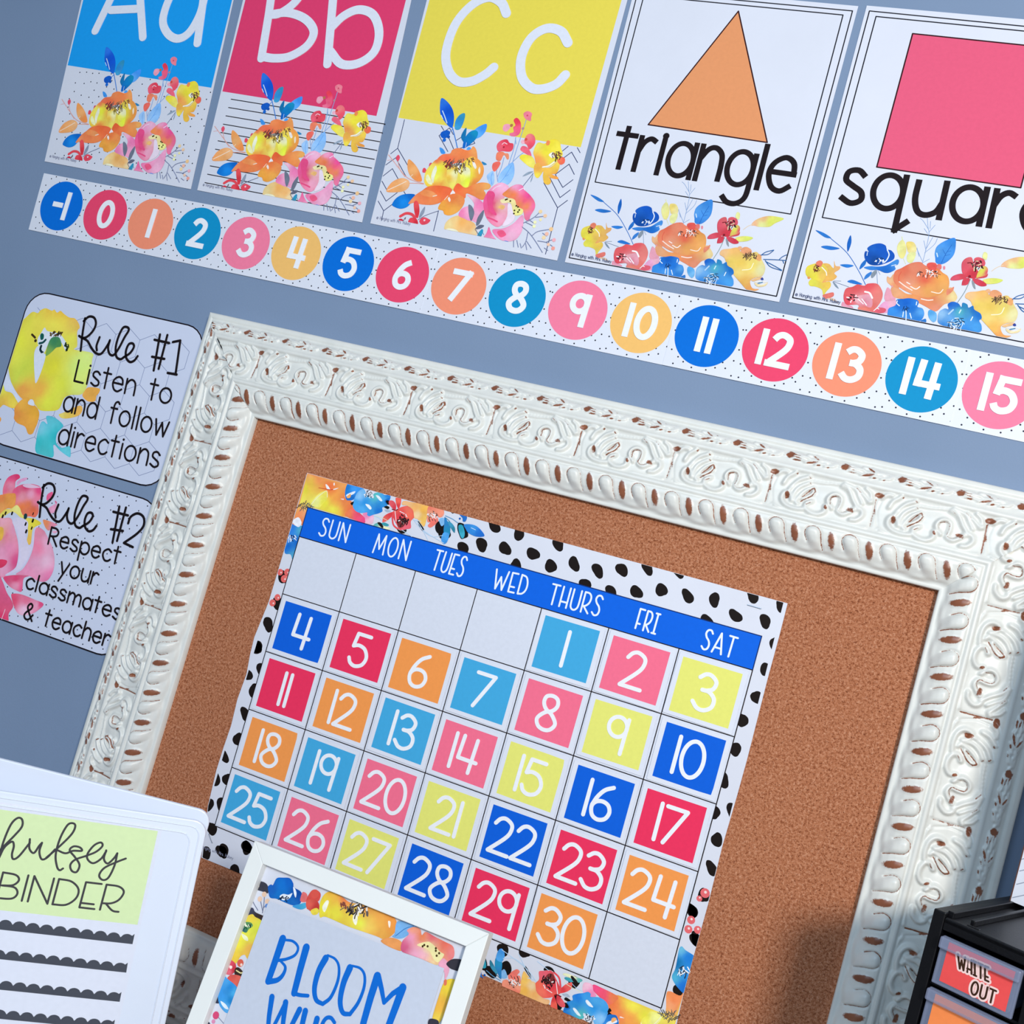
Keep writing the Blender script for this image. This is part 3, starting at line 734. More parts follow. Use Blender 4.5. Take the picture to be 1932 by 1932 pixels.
    b("925 650 945 660 962 700 950 718 930 690", "#FAF2E8"); b("978 725 992 700 998 740 986 768", "#FCE8CC"); b("790 690 820 700 812 760 796 740", "#F8F2E0")
    # peony: lower petals
    b("340 1036 400 962 460 920 520 880 600 872 690 880 740 912 700 980 640 1022 560 1046 460 1042 400 1026", "380 1010 #F29462", "520 920 #EE7844", "620 900 #EC6838", "700 930 #EA6A40", "560 1020 #F08850", "450 1000 #F08250")
    b("450 932 500 908 570 930 600 962 560 978 500 968 460 955", "470 930 #F08E52", "580 960 #F29A5E")
    l("566 968 600 960", 7, '#FBE6D8')
    b("750 920 790 850 860 890 940 858 1010 842 1075 852 1092 880 1070 905 1030 912 1046 945 1034 990 1000 1000 940 968 872 942 862 980 840 985 800 958", "800 880 #EC6438", "860 930 #F08048", "1000 870 #F49A56", "1060 880 #F6B060", "1000 970 #F29050", "830 960 #EE7444")
    b("612 1085 630 1035 680 985 742 938 800 950 852 990 842 1050 792 1110 722 1142 670 1132 655 1100", "640 1070 #F4A846", "740 970 #EC7C44", "830 1000 #F09050", "760 1100 #F6AE50", "680 1120 #F4A440")
    b("700 990 714 975 726 1002 716 1020", "#FCECE2"); b("722 950 745 915 768 940 745 946", "#F8F0F0"); l("670 1000 700 965", 5, '#FBE6D8')
    A.specks(790, 660, 110, 45, 46, 34, 8, ['#4A3634', '#6A5A60', '#3A3038', '#7A6A50'], 5, 100, 50)
    A.specks(700, 690, 26, 20, 9, 22, 9, ['#7A2E24', '#8E4030'], 6); A.specks(905, 630, 40, 25, 10, 20, 8, ['#8A5A38', '#6A4A30'], 7)
    A.specks(800, 730, 60, 22, 10, 20, 9, ['#6A4A20', '#8A7A30'], 8)
    # red flower below left
    b("390 1032 415 1008 436 1040 442 1110 424 1168 400 1130", "400 1040 #E04C50", "425 1130 #D23440")
    l("268 1150 320 1124 370 1132 402 1162", 24, '#DC4650'); b("338 1202 360 1165 412 1170 428 1222 380 1248 340 1238", "360 1190 #DE4450", "410 1220 #CC2C3C")
    b("440 1190 480 1158 532 1178 540 1192 510 1220 460 1226", "#DC4658"); c(487, 1186, 9, '#F2D2DA')
    b("400 1250 450 1235 500 1250 546 1282 480 1276 420 1264", "#DA404C"); b("228 1216 258 1175 290 1180 288 1222", "#C22A42")
    for x, y in ((295, 1215), (312, 1228), (318, 1204), (300, 1232)): c(x, y, 7, '#2A2028')
    for t in ("300 1182 310 1166", "292 1194 302 1180", "312 1178 316 1160"): l(t, 5, '#4A3A40')
    b("438 1162 455 1110 492 1062 486 1112 462 1150", "#858EA0"); l("430 1182 500 1142 618 1100", 5, '#5C6484')
    # pale orange flower
    b("668 1272 680 1212 730 1165 800 1143 860 1158 902 1190 948 1222 966 1300 944 1356 860 1346 800 1320 760 1290 700 1278", "700 1220 #F8DE9C", "830 1200 #F6B262", "760 1180 #F8D08A", "900 1260 #F6B870", "880 1330 #F8CE90", "940 1300 #F8DCA8")
    b("648 1300 700 1262 780 1275 802 1322 720 1322", "#F6F2D0"); c(725, 1304, 9, '#B89A48')
    # pink rose
    b("798 1142 828 1082 900 1058 936 1100 962 1182 900 1192 850 1172", "820 1120 #E87CA8", "900 1100 #F0A8C4", "900 1180 #E898BC")
    b("878 955 932 968 992 1000 1034 1050 1022 1130 982 1202 930 1190 930 1100 940 1040 910 990", "900 970 #F2B8CC", "1000 1040 #E478A8", "960 1160 #EFA4C4")
    b("1030 1092 1025 1010 1060 932 1120 872 1190 843 1256 880 1244 940 1212 992 1250 1040 1252 1120 1222 1202 1160 1247 1100 1222 1050 1162",
      "1070 980 #E0508A", "1050 1050 #E4588E", "1100 1040 #DC3C72", "1110 1110 #D83468", "1190 880 #F0B4D0", "1130 920 #EC9CC0", "1200 1060 #F2BCCE", "1170 1160 #EFA6C0", "1100 1190 #E680A2", "1170 1060 #F4B488")
    b("1060 930 1110 925 1130 960 1110 1030 1120 1090 1145 1130 1130 1142 1080 1100 1060 1020", "#E04C80", amp=.05)
    l("1060 1160 1110 1180 1150 1200", 14, '#E2507E', True); l("1110 910 1140 885 1180 872", 7, '#F8DCEA')
    b("1248 1040 1292 1060 1312 1140 1292 1200 1222 1242 1198 1232 1240 1150", "#F2E0EE", amp=.03)
    b("1198 952 1240 912 1278 880 1330 860 1380 870 1402 912 1452 960 1492 1020 1492 1080 1452 1150 1442 1195 1400 1172 1386 1100 1322 1050 1310 1000 1250 982",
      "1230 940 #F08C4C", "1300 950 #F0804A", "1320 880 #F0A0C4", "1370 900 #E878A8", "1430 960 #E84E92", "1400 1010 #EC5C78", "1360 1040 #F28858", "1420 1060 #F28A5A", "1480 1060 #EE6C98", "1440 1140 #EE78A2")
    l("1350 915 1390 895 1400 910", 7, '#F8E4F0')
    b("1180 1002 1250 985 1310 1000 1332 1060 1386 1090 1374 1132 1312 1142 1292 1098 1270 1030 1200 1032", "1200 1010 #F6E8B0", "1340 1100 #F2EC90", "1300 1040 #F4E29C")
    b("1160 1070 1190 1046 1222 1060 1200 1090", "#F6BE78")
    for x, y in ((1228, 1000), (1240, 996), (1270, 1012), (1325, 1056), (1340, 1066), (1352, 1094), (1308, 1098), (1303, 1126), (1340, 1112)): c(x, y, 8, '#3A3018')
    b("1110 1272 1200 1262 1292 1220 1382 1138 1387 1232 1362 1312 1302 1372 1200 1372 1130 1322", "1130 1290 #E67CA8", "1350 1180 #EEA0C4", "1280 1320 #F2B4D0", "1220 1290 #EE98BC", "1370 1290 #F0A8C8")
    b("1150 1292 1200 1278 1232 1320 1180 1342", "#E8587E")
    b("1000 1370 1050 1310 1075 1248 1096 1300 1130 1350 1192 1405 1100 1402 1020 1386", "1075 1270 #E46898", "1150 1390 #F09CC0", "1040 1360 #EE88B0")
    b("888 1050 920 1060 942 1120 916 1192 895 1150", "#6C7484"); b("958 1232 974 1160 1027 1093 1022 1150 986 1222", "#6A7080"); b("950 1266 990 1230 1032 1236 1000 1262", "#5E6274")
    b("965 1352 975 1310 1010 1268 1022 1290 986 1372", "#2A90B4"); l("1008 1280 1030 1320", 4, '#2A80A4'); l("950 1270 990 1330", 5, '#5A6478')
    b("1173 1398 1190 1378 1240 1376 1292 1413 1240 1421 1200 1416", "#2E86E0")
    # red florets on the right
    b("1145 520 1155 485 1190 457 1240 450 1262 480 1297 490 1292 540 1260 562 1200 557 1160 560", "1160 520 #E45C70", "1250 480 #DA3C50", "1270 530 #E04A5C"); l("1195 495 1215 480 1240 492", 6, '#F8E0E6'); c(1210, 520, 9, '#A82838')
    b("1138 620 1150 570 1200 562 1220 575 1252 580 1257 622 1240 632 1212 592 1180 645 1150 642", "1160 600 #F08060", "1240 610 #F0906C")
    b("1103 702 1115 665 1160 650 1180 665 1166 700 1135 738 1115 737", "#E8685A")
    b("1200 350 1215 315 1258 310 1270 340 1236 378 1210 372", "#EC9CB0"); c(1280, 322, 14, '#B07048')
    b("1300 275 1330 253 1362 290 1367 350 1352 400 1312 422 1270 417 1264 395 1300 382 1296 340 1316 320", "1330 280 #E23C50", "1340 370 #E6587A", "1280 405 #E87090")
    b("1390 215 1412 196 1440 194 1467 215 1460 245 1455 282 1420 270 1398 250", "#E67C8C"); c(1385, 350, 12, '#B08088'); c(1425, 232, 8, '#C84860')
    b("1395 460 1420 410 1460 398 1492 425 1496 480 1470 522 1440 540 1420 500 1392 482", "1430 430 #EC7A7C", "1460 500 #E45064"); c(1412, 450, 13, '#D04840')
    b("1360 540 1380 510 1422 520 1452 560 1462 602 1430 592 1380 562", "#E8647A"); b("1365 470 1385 450 1400 480 1380 492", "#F0B0C0")
    # yellow flower on the right
    b("1355 620 1370 590 1420 590 1472 610 1497 660 1492 712 1440 697 1390 657", "1380 610 #ECDC44", "1470 680 #F2E468")
    b("1490 612 1480 560 1520 480 1580 488 1620 460 1682 448 1722 480 1732 530 1747 590 1700 642 1640 692 1570 702 1510 682", "1520 500 #F0E060", "1640 480 #ECD838", "1520 640 #F49C54", "1560 680 #F4A858", "1650 640 #F2E450", "1700 500 #EEDC48", "1600 560 #F2E23E")
    b("1485 700 1520 660 1570 702 1640 700 1712 640 1718 700 1690 760 1650 768 1700 792 1702 812 1640 802 1618 780 1642 832 1620 862 1580 850 1566 790 1570 742 1545 778 1520 802 1492 780", "1520 720 #F4B050", "1510 780 #F2DC50", "1600 840 #F2C048", "1690 680 #F4CE50", "1680 800 #F4A048", "1620 720 #F4C050")
    b("1698 640 1740 610 1767 625 1762 665 1725 680", "1720 640 #F0784E", "1755 640 #EC6450"); b("1596 482 1610 458 1632 470 1622 500 1600 502", "#F08A50")
    l("1565 702 1620 690 1670 655", 12, '#FAF4E4'); b("1620 590 1660 565 1680 600 1650 620", "#F8F4E0")
    A.specks(1690, 585, 45, 32, 16, 34, 9, ['#3A2A24', '#6A3A2A', '#8A5A3A'], 9, 60, 70)
    # twigs with berries
    for t in ("1378 1248 1440 1300 1500 1380 1562 1480", "1465 1330 1520 1290 1630 1270", "1520 1375 1600 1390 1652 1424", "1430 1300 1412 1380 1380 1432", "1390 1212 1480 1165 1540 1112",
              "1440 1182 1480 1210", "1500 1160 1582 1150", "1410 1205 1470 1235", "1565 1305 1600 1330", "1600 1385 1650 1365", "1580 1440 1612 1462", "1330 1370 1342 1432", "1420 1380 1460 1440", "1300 1372 1300 1430", "1410 1400 1420 1456", "1360 1400 1370 1440"):
        l(t, 6, '#70799A')
    for x, y, r, q in ((1545, 1108, 16, '#ECCC98'), (1588, 1147, 16, '#ECC29C'), (1545, 1182, 12, '#F0E4A8'), (1495, 1205, 14, '#F4F0B8'), (1487, 1242, 14, '#EEEEB4'), (1642, 1268, 18, '#EEC28C'), (1602, 1312, 17, '#F0B8A0'), (1575, 1345, 17, '#F4D8A8'),
                       (1668, 1367, 16, '#ECA8B0'), (1660, 1443, 16, '#E89A8C'), (1617, 1468, 13, '#ECB098'), (1618, 1408, 14, '#F0C4A8'), (1463, 1443, 15, '#EECA70'), (1380, 1420, 8, '#F0E0B0')): c(x, y, r, q)

def bouquet_shapes(A):
    b, l, c = A.b, A.l, A.c
    for t in ("270 188 400 310 490 460 540 570", "1030 10 1035 90 1040 150 1010 290 985 385", "1040 130 1090 70", "1040 110 1000 40 975 15", "1055 40 1050 100", "1015 280 1000 200", "1005 300 1080 230 1105 180", "1020 260 1070 170", "985 370 945 270", "960 330 945 260", "1005 100 1030 140", "990 380 1040 350"):
        l(t, 4, '#8CAAD6')
    l("270 188 400 310 490 460 540 570", 6, '#2E74C4')
    for t, q in (("160 130 220 148 280 190 230 186", '#2C7CD2'), ("405 300 405 230 432 165 438 220 420 280", '#1868C4'), ("200 265 250 255 345 275 290 290 240 284", '#2878D0'), ("345 412 400 405 452 416 400 434", '#2C80D8'),
                 ("400 550 440 533 515 566 470 570", '#2A7AD4'), ("495 445 510 400 550 360 545 400 520 430", '#2474CC'), ("530 530 545 490 590 462 575 500", '#3A84D8')): b(t, q)
    # blue flower
    b("535 330 545 295 570 300 560 270 600 240 660 228 702 245 712 275 745 285 770 320 760 360 700 392 640 410 580 405 545 370", "600 270 #1A66CC", "650 250 #0F5AC6", "560 340 #0C52B4", "610 370 #0A4A9C", "740 320 #1258C0", "700 370 #1660C8")
    l("715 280 728 320 712 360 690 385", 9, '#EAF0FA'); l("560 305 556 330", 6, '#DCE8F6'); A.specks(655, 365, 32, 22, 14, 22, 6, ['#EEF2FA', '#F4F6FC', '#123050'], 11, 90, 70)
    b("530 430 580 418 640 420 700 410 750 380 790 358 804 370 795 400 770 412 775 440 730 468 690 470 640 450 580 450", "560 435 #3A8AE0", "700 440 #1C70D0", "780 380 #4A96E4"); l("745 412 780 402", 5, '#EEF4FC')
    b("585 510 590 475 628 445 625 480 600 512", "#8E9AA6"); l("630 450 632 520 634 565", 4, '#90A4C4'); l("640 455 655 485", 4, '#A0B0C8')
    # yellow flower far left
    b("75 470 90 430 130 410 180 400 240 410 255 460 245 520 200 560 150 560 120 530 85 510", "100 470 #EEE050", "180 430 #F2DC58", "210 500 #F4C860", "140 520 #F0E24A")
    b("215 405 260 405 295 440 300 378 312 420 345 425 340 450 300 480 320 510 280 545 240 550 200 580 190 610 182 590 230 520 250 450", "280 430 #F6C860", "320 430 #F4B878", "260 520 #F6C060", "200 590 #F0A070")
    b("98 560 130 530 200 560 260 550 270 590 230 640 210 680 200 620 150 595 110 590", "120 570 #F0E858", "240 580 #F4CC58", "215 650 #EEE060")
    b("160 395 190 378 212 395 195 430 165 430", "#F08468"); b("90 518 105 512 110 530 95 532", "#F0A060"); l("205 435 235 470 240 500", 8, '#FAF2E0'); A.specks(165, 440, 28, 30, 12, 26, 7, ['#5A2E28', '#8A3A30', '#3A2420'], 12, 80, 60)
    b("205 665 240 650 288 640 290 670 250 690 220 690", "#EC7C70"); b("240 690 290 690 330 730 290 712", "#F0D0B0"); l("290 550 410 592", 4, '#6A7898'); b("285 552 310 570 332 608 305 590", "#8898A8"); l("295 545 350 545", 4, '#8898A8')
    # yellow leaves
    b("790 280 800 230 835 195 858 235 862 290 840 345 810 342", "800 270 #F0EEA0", "850 300 #F2E890"); l("830 170 836 200", 5, '#EEF0A0'); b("862 230 875 210 920 215 942 260 930 300 880 300 868 270", "880 240 #F6DC78", "930 270 #F6E8A0"); b("870 375 866 330 890 300 935 300 925 350 900 385", "#F0F0A4"); l("838 350 855 395", 4, '#E8E8B0')
    # big blue leaf
    b("1082 300 1100 245 1160 200 1238 172 1247 230 1230 310 1180 368 1130 392 1090 380 1085 340", "1100 280 #5AA4EC", "1220 200 #3A8CE0", "1160 300 #4C9AEA", "1110 360 #3C8AE0"); l("1130 385 1165 310 1215 230", 4, '#1E62BC'); l("1165 310 1145 270", 3, '#1E62BC'); l("1180 285 1210 280", 3, '#1E62BC'); l("1160 320 1200 310", 3, '#1E62BC'); l("1098 300 1104 330", 7, '#DCEAFA')
    # orange peony
    b("708 545 710 500 735 510 760 480 780 540 800 600 760 640 745 620 740 580", "730 520 #F6C090", "770 580 #F4A070")
    b("690 640 710 590 740 610 745 570 765 620 770 690 740 720 700 710 684 680", "#F2A8BC"); b("630 770 680 710 740 700 780 700 760 760 700 800 650 800", "690 740 #F0A8D0", "740 720 #F4B8CC")
    b("740 590 800 600 860 640 950 640 1050 640 1150 600 1200 580 1220 600 1250 660 1220 700 1150 720 1080 780 1000 740 900 690 800 680 750 660", "780 640 #F4B080", "900 650 #F2A060", "1050 680 #F09060", "1150 640 #F4B070", "1220 650 #F4E0A0", "1080 750 #F09878", "1000 720 #F29268")
    b("760 540 770 460 820 430 870 400 920 380 975 378 1000 400 1050 420 1100 420 1140 460 1180 490 1190 550 1170 610 1100 650 1000 670 900 640 820 600",
      "790 500 #EE8460", "840 440 #EE7458", "920 420 #F09070", "980 400 #F0886C", "1000 520 #EE6C50", "880 560 #F2A080", "1020 600 #F4AC60", "1120 500 #F4AE58", "1150 580 #F4B064", "1080 470 #EE7450", "920 600 #F4A870")
    b("1018 400 1040 380 1085 382 1098 410 1080 445 1040 440", "#EC5C54"); b("1100 395 1130 395 1130 430 1105 430", "#EE7C74"); b("1145 410 1160 408 1160 430 1148 435", "#F090A0")
    l("800 540 850 580 900 610", 8, '#F8E4D8'); l("890 580 930 600 960 580", 8, '#FAECE4'); l("1050 620 1110 630 1140 600", 7, '#FAE8D8'); l("860 545 885 560", 7, '#FAF0EA'); l("970 680 1020 690 1060 686", 7, '#FCF4F0'); l("820 460 800 500 800 540", 5, '#E8604C')
    b("1170 600 1200 590 1225 575 1215 610 1170 645", "#EE9070")
    A.specks(1030, 465, 90, 28, 40, 24, 6, ['#2E2428', '#4A3A3E', '#FAF4F2', '#F6EEEC', '#8A6A60'], 13, 85, 70)
    # red flower right
    b("1200 520 1215 490 1260 470 1300 468 1330 490 1300 510 1250 522", "1220 505 #E2586C", "1310 485 #DC4858"); b("1290 450 1290 380 1320 340 1365 330 1380 370 1400 420 1420 460 1395 500 1345 500 1310 480", "1310 400 #E4586A", "1360 370 #E66A70", "1380 470 #DA3C4C")
    b("1385 345 1420 328 1460 345 1472 380 1450 410 1400 400", "1400 360 #E8606C", "1460 380 #E05868"); b("1420 440 1460 400 1490 420 1480 470 1440 498 1400 500", "1450 440 #E8E860", "1480 450 #E45C6A"); b("1400 500 1470 478 1490 460 1480 490 1430 502", "#E05060")
    b("1285 555 1300 510 1340 500 1350 520 1330 555 1295 562", "#DC4658"); b("1370 505 1420 510 1470 540 1475 562 1430 566 1385 540", "1400 520 #E04C60", "1460 550 #D83C50"); b("1364 520 1382 535 1392 590 1372 570", "#9AA0A8"); l("1355 510 1310 610 1250 705", 5, '#8AA0A0'); c(1348, 488, 11, '#8A1E2C')
    A.specks(1400, 385, 50, 40, 26, 28, 8, ['#3A1A20', '#5A2028', '#8A2030', '#F6F0C0'], 14, 110, 70); b("1450 330 1465 285 1490 300 1480 350", "#F2F2A4")
    b("1590 400 1620 360 1690 328 1770 318 1880 342 1800 385 1750 415 1660 415 1620 405", "1620 390 #F4BC90", "1700 340 #F2C088", "1760 370 #EAF06C", "1860 345 #E4EE70", "1680 400 #EEF2A0"); l("1520 440 1560 410 1610 390", 6, '#F0D8B8'); b("1450 515 1500 500 1560 500 1606 514 1560 540 1490 548 1470 540", "1480 530 #F2EE80", "1580 515 #E6F070")
    # pale yellow flower right
    b("1310 660 1330 620 1400 610 1470 600 1500 640 1560 660 1640 640 1690 720 1715 780 1690 850 1620 870 1580 900 1600 960 1660 970 1600 990 1550 975 1500 920 1440 850 1400 800 1370 740 1350 690",
      "1340 640 #F8C890", "1440 630 #F8C070", "1420 720 #F6D468", "1500 740 #F6D060", "1600 760 #F8E070", "1680 800 #F4EEB0", "1480 820 #F8DC80", "1520 900 #F6C060", "1580 970 #F4A85C", "1640 960 #F4B474")
    b("1590 890 1640 868 1690 862 1672 882 1640 892 1612 900", "#F8C890"); b("1620 912 1680 930 1736 908 1716 940 1660 950 1630 938", "#F6E2B0"); l("1620 905 1720 905", 6, '#FAF0DC'); l("1650 940 1730 920", 5, '#FAF0D0'); b('1672 878 1690 866 1700 884 1686 890', '#3848A0'); l('1650 918 1690 908', 8, '#3C8AB8')
    b("1500 640 1510 605 1550 595 1590 620 1590 650 1540 660", "#F4A878"); b("1630 700 1650 660 1680 670 1670 720", "#F4B070"); b("1470 600 1490 588 1508 600 1490 625", "#F6B888"); l("1510 800 1580 790 1610 740", 7, '#FAF4D0')
    A.specks(1580, 665, 65, 30, 30, 26, 7, ['#4A3430', '#6A4A3A', '#8A6A4A'], 15, 80, 70)
    for t in ("1675 670 1720 640 1790 622", "1680 665 1740 660 1790 625", "1700 705 1800 708 1900 715", "1715 715 1760 770 1860 805", "1720 725 1790 760 1860 800", "1840 705 1870 680 1905 665", "1870 715 1880 740"): l(t, 7, '#2C68A8')
    # blue flowers at the bottom
    b("708 790 720 760 770 735 780 690 830 682 880 676 940 690 950 715 940 745 980 760 990 810 960 860 900 870 800 850 715 830", "740 780 #3C94E8", "850 710 #1266CE", "900 760 #1C78DC", "960 790 #5AA8EE", "820 830 #4C9CEA", "940 840 #2E84DC", "800 740 #1E72D4")
    for t in ("785 700 780 720 800 740", "850 780 850 820 848 860", "830 790 824 830", "880 800 890 840", "935 705 930 730"): l(t, 7, '#E8F2FC')
    A.specks(850, 755, 26, 22, 10, 18, 6, ['#0A2A5A', '#123A6A'], 16); b("960 862 1000 842 1002 872", "#2E7CD0")
    b("1020 800 1030 770 1060 775 1086 800 1084 850 1060 870 1030 840", "1040 790 #5CAEEC", "1070 840 #7CC0F2")
    b("1095 830 1110 780 1150 755 1180 760 1175 720 1210 698 1255 710 1280 740 1290 705 1325 718 1335 745 1370 728 1380 760 1425 790 1435 830 1415 850 1432 890 1425 940 1360 945 1240 925 1110 885",
      "1120 800 #9CCCF4", "1190 720 #1662C8", "1240 715 #2070D0", "1300 730 #2C8CC0", "1270 780 #58B8C8", "1320 800 #4CA0D0", "1380 760 #2076CC", "1410 810 #1C74D0", "1340 860 #4C9EE6", "1400 900 #4CA4EC", "1180 850 #6CB0F0", "1150 890 #3C90E4", "1300 920 #3C92E6")
    l("1180 800 1205 775 1215 765", 12, '#BFDcF6'); l("1262 790 1275 765", 9, '#CFEAF0')
    A.specks(1245, 870, 62, 42, 40, 34, 5, ['#F2F8FE', '#F6FAFE', '#10243A', '#0E2030'], 17, 90, 90); l("1365 820 1350 850", 7, '#F0F6FC')
    # red ring flower
    b("350 750 360 715 390 735 430 750 440 768 380 762", "#F0A0B8"); b("368 690 370 650 390 605 440 590 480 570 530 580 560 562 630 562 665 610 672 660 650 720 600 780 560 795 490 770 480 740 430 740 395 740 375 720",
      "400 630 #EC6468", "460 590 #EC5C60", "560 580 #EC5860", "650 640 #F0847C", "630 710 #F08880", "560 780 #F08070", "400 710 #E85060", "500 700 #F0A0A8", "600 740 #EE7870")
    b("450 700 470 670 520 655 570 650 590 690 590 740 570 760 520 740 480 730", "480 690 #F4B4BC", "570 680 #F0A8B8", "530 720 #EC90A4"); l("535 630 570 640 590 680", 14, '#F8F2F4'); l("480 690 520 730", 7, '#FAF0F2'); l("510 690 545 740", 8, '#FAF2F4')
    A.specks(440, 680, 40, 26, 16, 16, 9, ['#F8F4F6', '#3A2028', '#2A1820'], 18, 150, 60)
    b("480 760 530 765 600 780 640 758 690 765 690 790 650 805 560 800 490 785", "500 775 #F08878", "670 780 #EC6478"); l("600 785 625 765 640 770", 6, '#FAF0F0')

def flower_yellow(A):             # rule card 1, crop (0,560)/.1656
    b, l, c = A.b, A.l, A.c
    b("90 760 100 600 150 420 220 300 290 240 370 172 430 185 460 155 520 130 590 158 620 145 650 180 690 160 730 195 790 235 850 245 890 290 908 350 880 400 880 560 850 600 1050 640 1050 720 1030 860 990 1020 930 1110 800 1120 730 1160 670 1280 560 1302 450 1290 400 1230 330 1190 250 1160 170 1060 120 950",
      "120 700 #DEDC50", "200 500 #E2E044", "300 300 #E8E050", "450 300 #ECDC54", "560 180 #F2D050", "700 200 #F0C84A", "860 300 #F0C45C", "640 300 #EADC54", "300 800 #CED84C", "200 900 #D2DC50", "600 800 #E4DC3C", "700 1000 #DEE048", "900 800 #CEE478", "1000 700 #D4E680", "900 1000 #DCE878", "260 1060 #F4A850", "440 1060 #F0B04C", "560 1200 #DEE048", "800 500 #E2DC50")
    b("395 620 440 560 500 640 520 680 470 850 410 985 395 900 388 740", "#E2E8F6", amp=.02, rim=.97); b("470 410 510 350 540 390 640 410 700 440 770 560 750 620 700 520 640 480 560 520 500 640 440 560 430 480", "#E6ECF4", amp=.02, rim=.97)
    b("525 675 530 600 570 490 620 455 680 470 700 560 640 580 600 620", "550 640 #7CA850", "620 500 #3E8458", "680 540 #4C8C54"); b("458 440 475 415 500 430 495 480 465 490", "#10584E")
    l("450 530 490 520 520 490", 22, '#0E4446'); l("470 560 460 600 475 630", 24, '#102830'); l("365 430 400 465", 22, '#3A2A18'); c(405, 500, 16, '#3A2A18'); c(490, 630, 8, '#1A2A28')
    A.specks(650, 415, 90, 22, 22, 26, 14, ['#4A3418', '#6A5420', '#2A2A18'], 20, 100, 40); A.specks(760, 560, 24, 40, 10, 26, 16, ['#1E3018', '#3A4418'], 21)
    b("-10 960 40 1000 60 1070 140 1100 210 1200 240 1260 160 1270 110 1260 40 1230 -10 1250", "0 1000 #D8DC50", "150 1200 #ECD050", "40 1240 #F0C050")
    b("-10 1365 15 1390 0 1430 -10 1430", "#F4A850")
    b("50 830 90 900 170 1060 240 1180 215 1215 140 1100 60 1060 35 940", "#E0E6F6", amp=.02, rim=.98)
    b("165 1340 170 1260 250 1170 330 1150 320 1220 400 1240 447 1320 430 1430 400 1500 370 1560 320 1560 285 1480 200 1440 160 1390", "200 1340 #F09A48", "260 1240 #F4B44A", "400 1300 #F6B440", "350 1500 #F6AE48", "240 1420 #F4A848")
    b("345 1170 380 1180 390 1240 320 1220", "#E6EAF6", amp=.02)
    b("960 1080 1010 1030 1130 1045 1130 1090 1100 1130 1080 1190 1000 1190 940 1130", "#F2B050"); b("670 1340 720 1320 900 1240 940 1280 900 1350 780 1385 700 1380", "700 1350 #F0DC70", "900 1280 #F2B858", "780 1370 #F0CC58")
    b("415 1780 415 1620 440 1500 470 1430 500 1420 540 1450 525 1370 560 1355 640 1385 720 1460 700 1500 650 1560 640 1660 700 1720 790 1700 806 1760 800 1825 760 1810 680 1750 610 1685 600 1830", "450 1500 #7CC8D8", "560 1400 #60C4D0", "440 1650 #3CBCC0", "560 1700 #48C4C8", "620 1600 #34B4BC", "760 1780 #64C4D0", "520 1780 #50C0C4")
    b("175 280 200 195 238 225 200 270", "#DCE080"); b("160 370 180 350 178 380", "#DCE080")
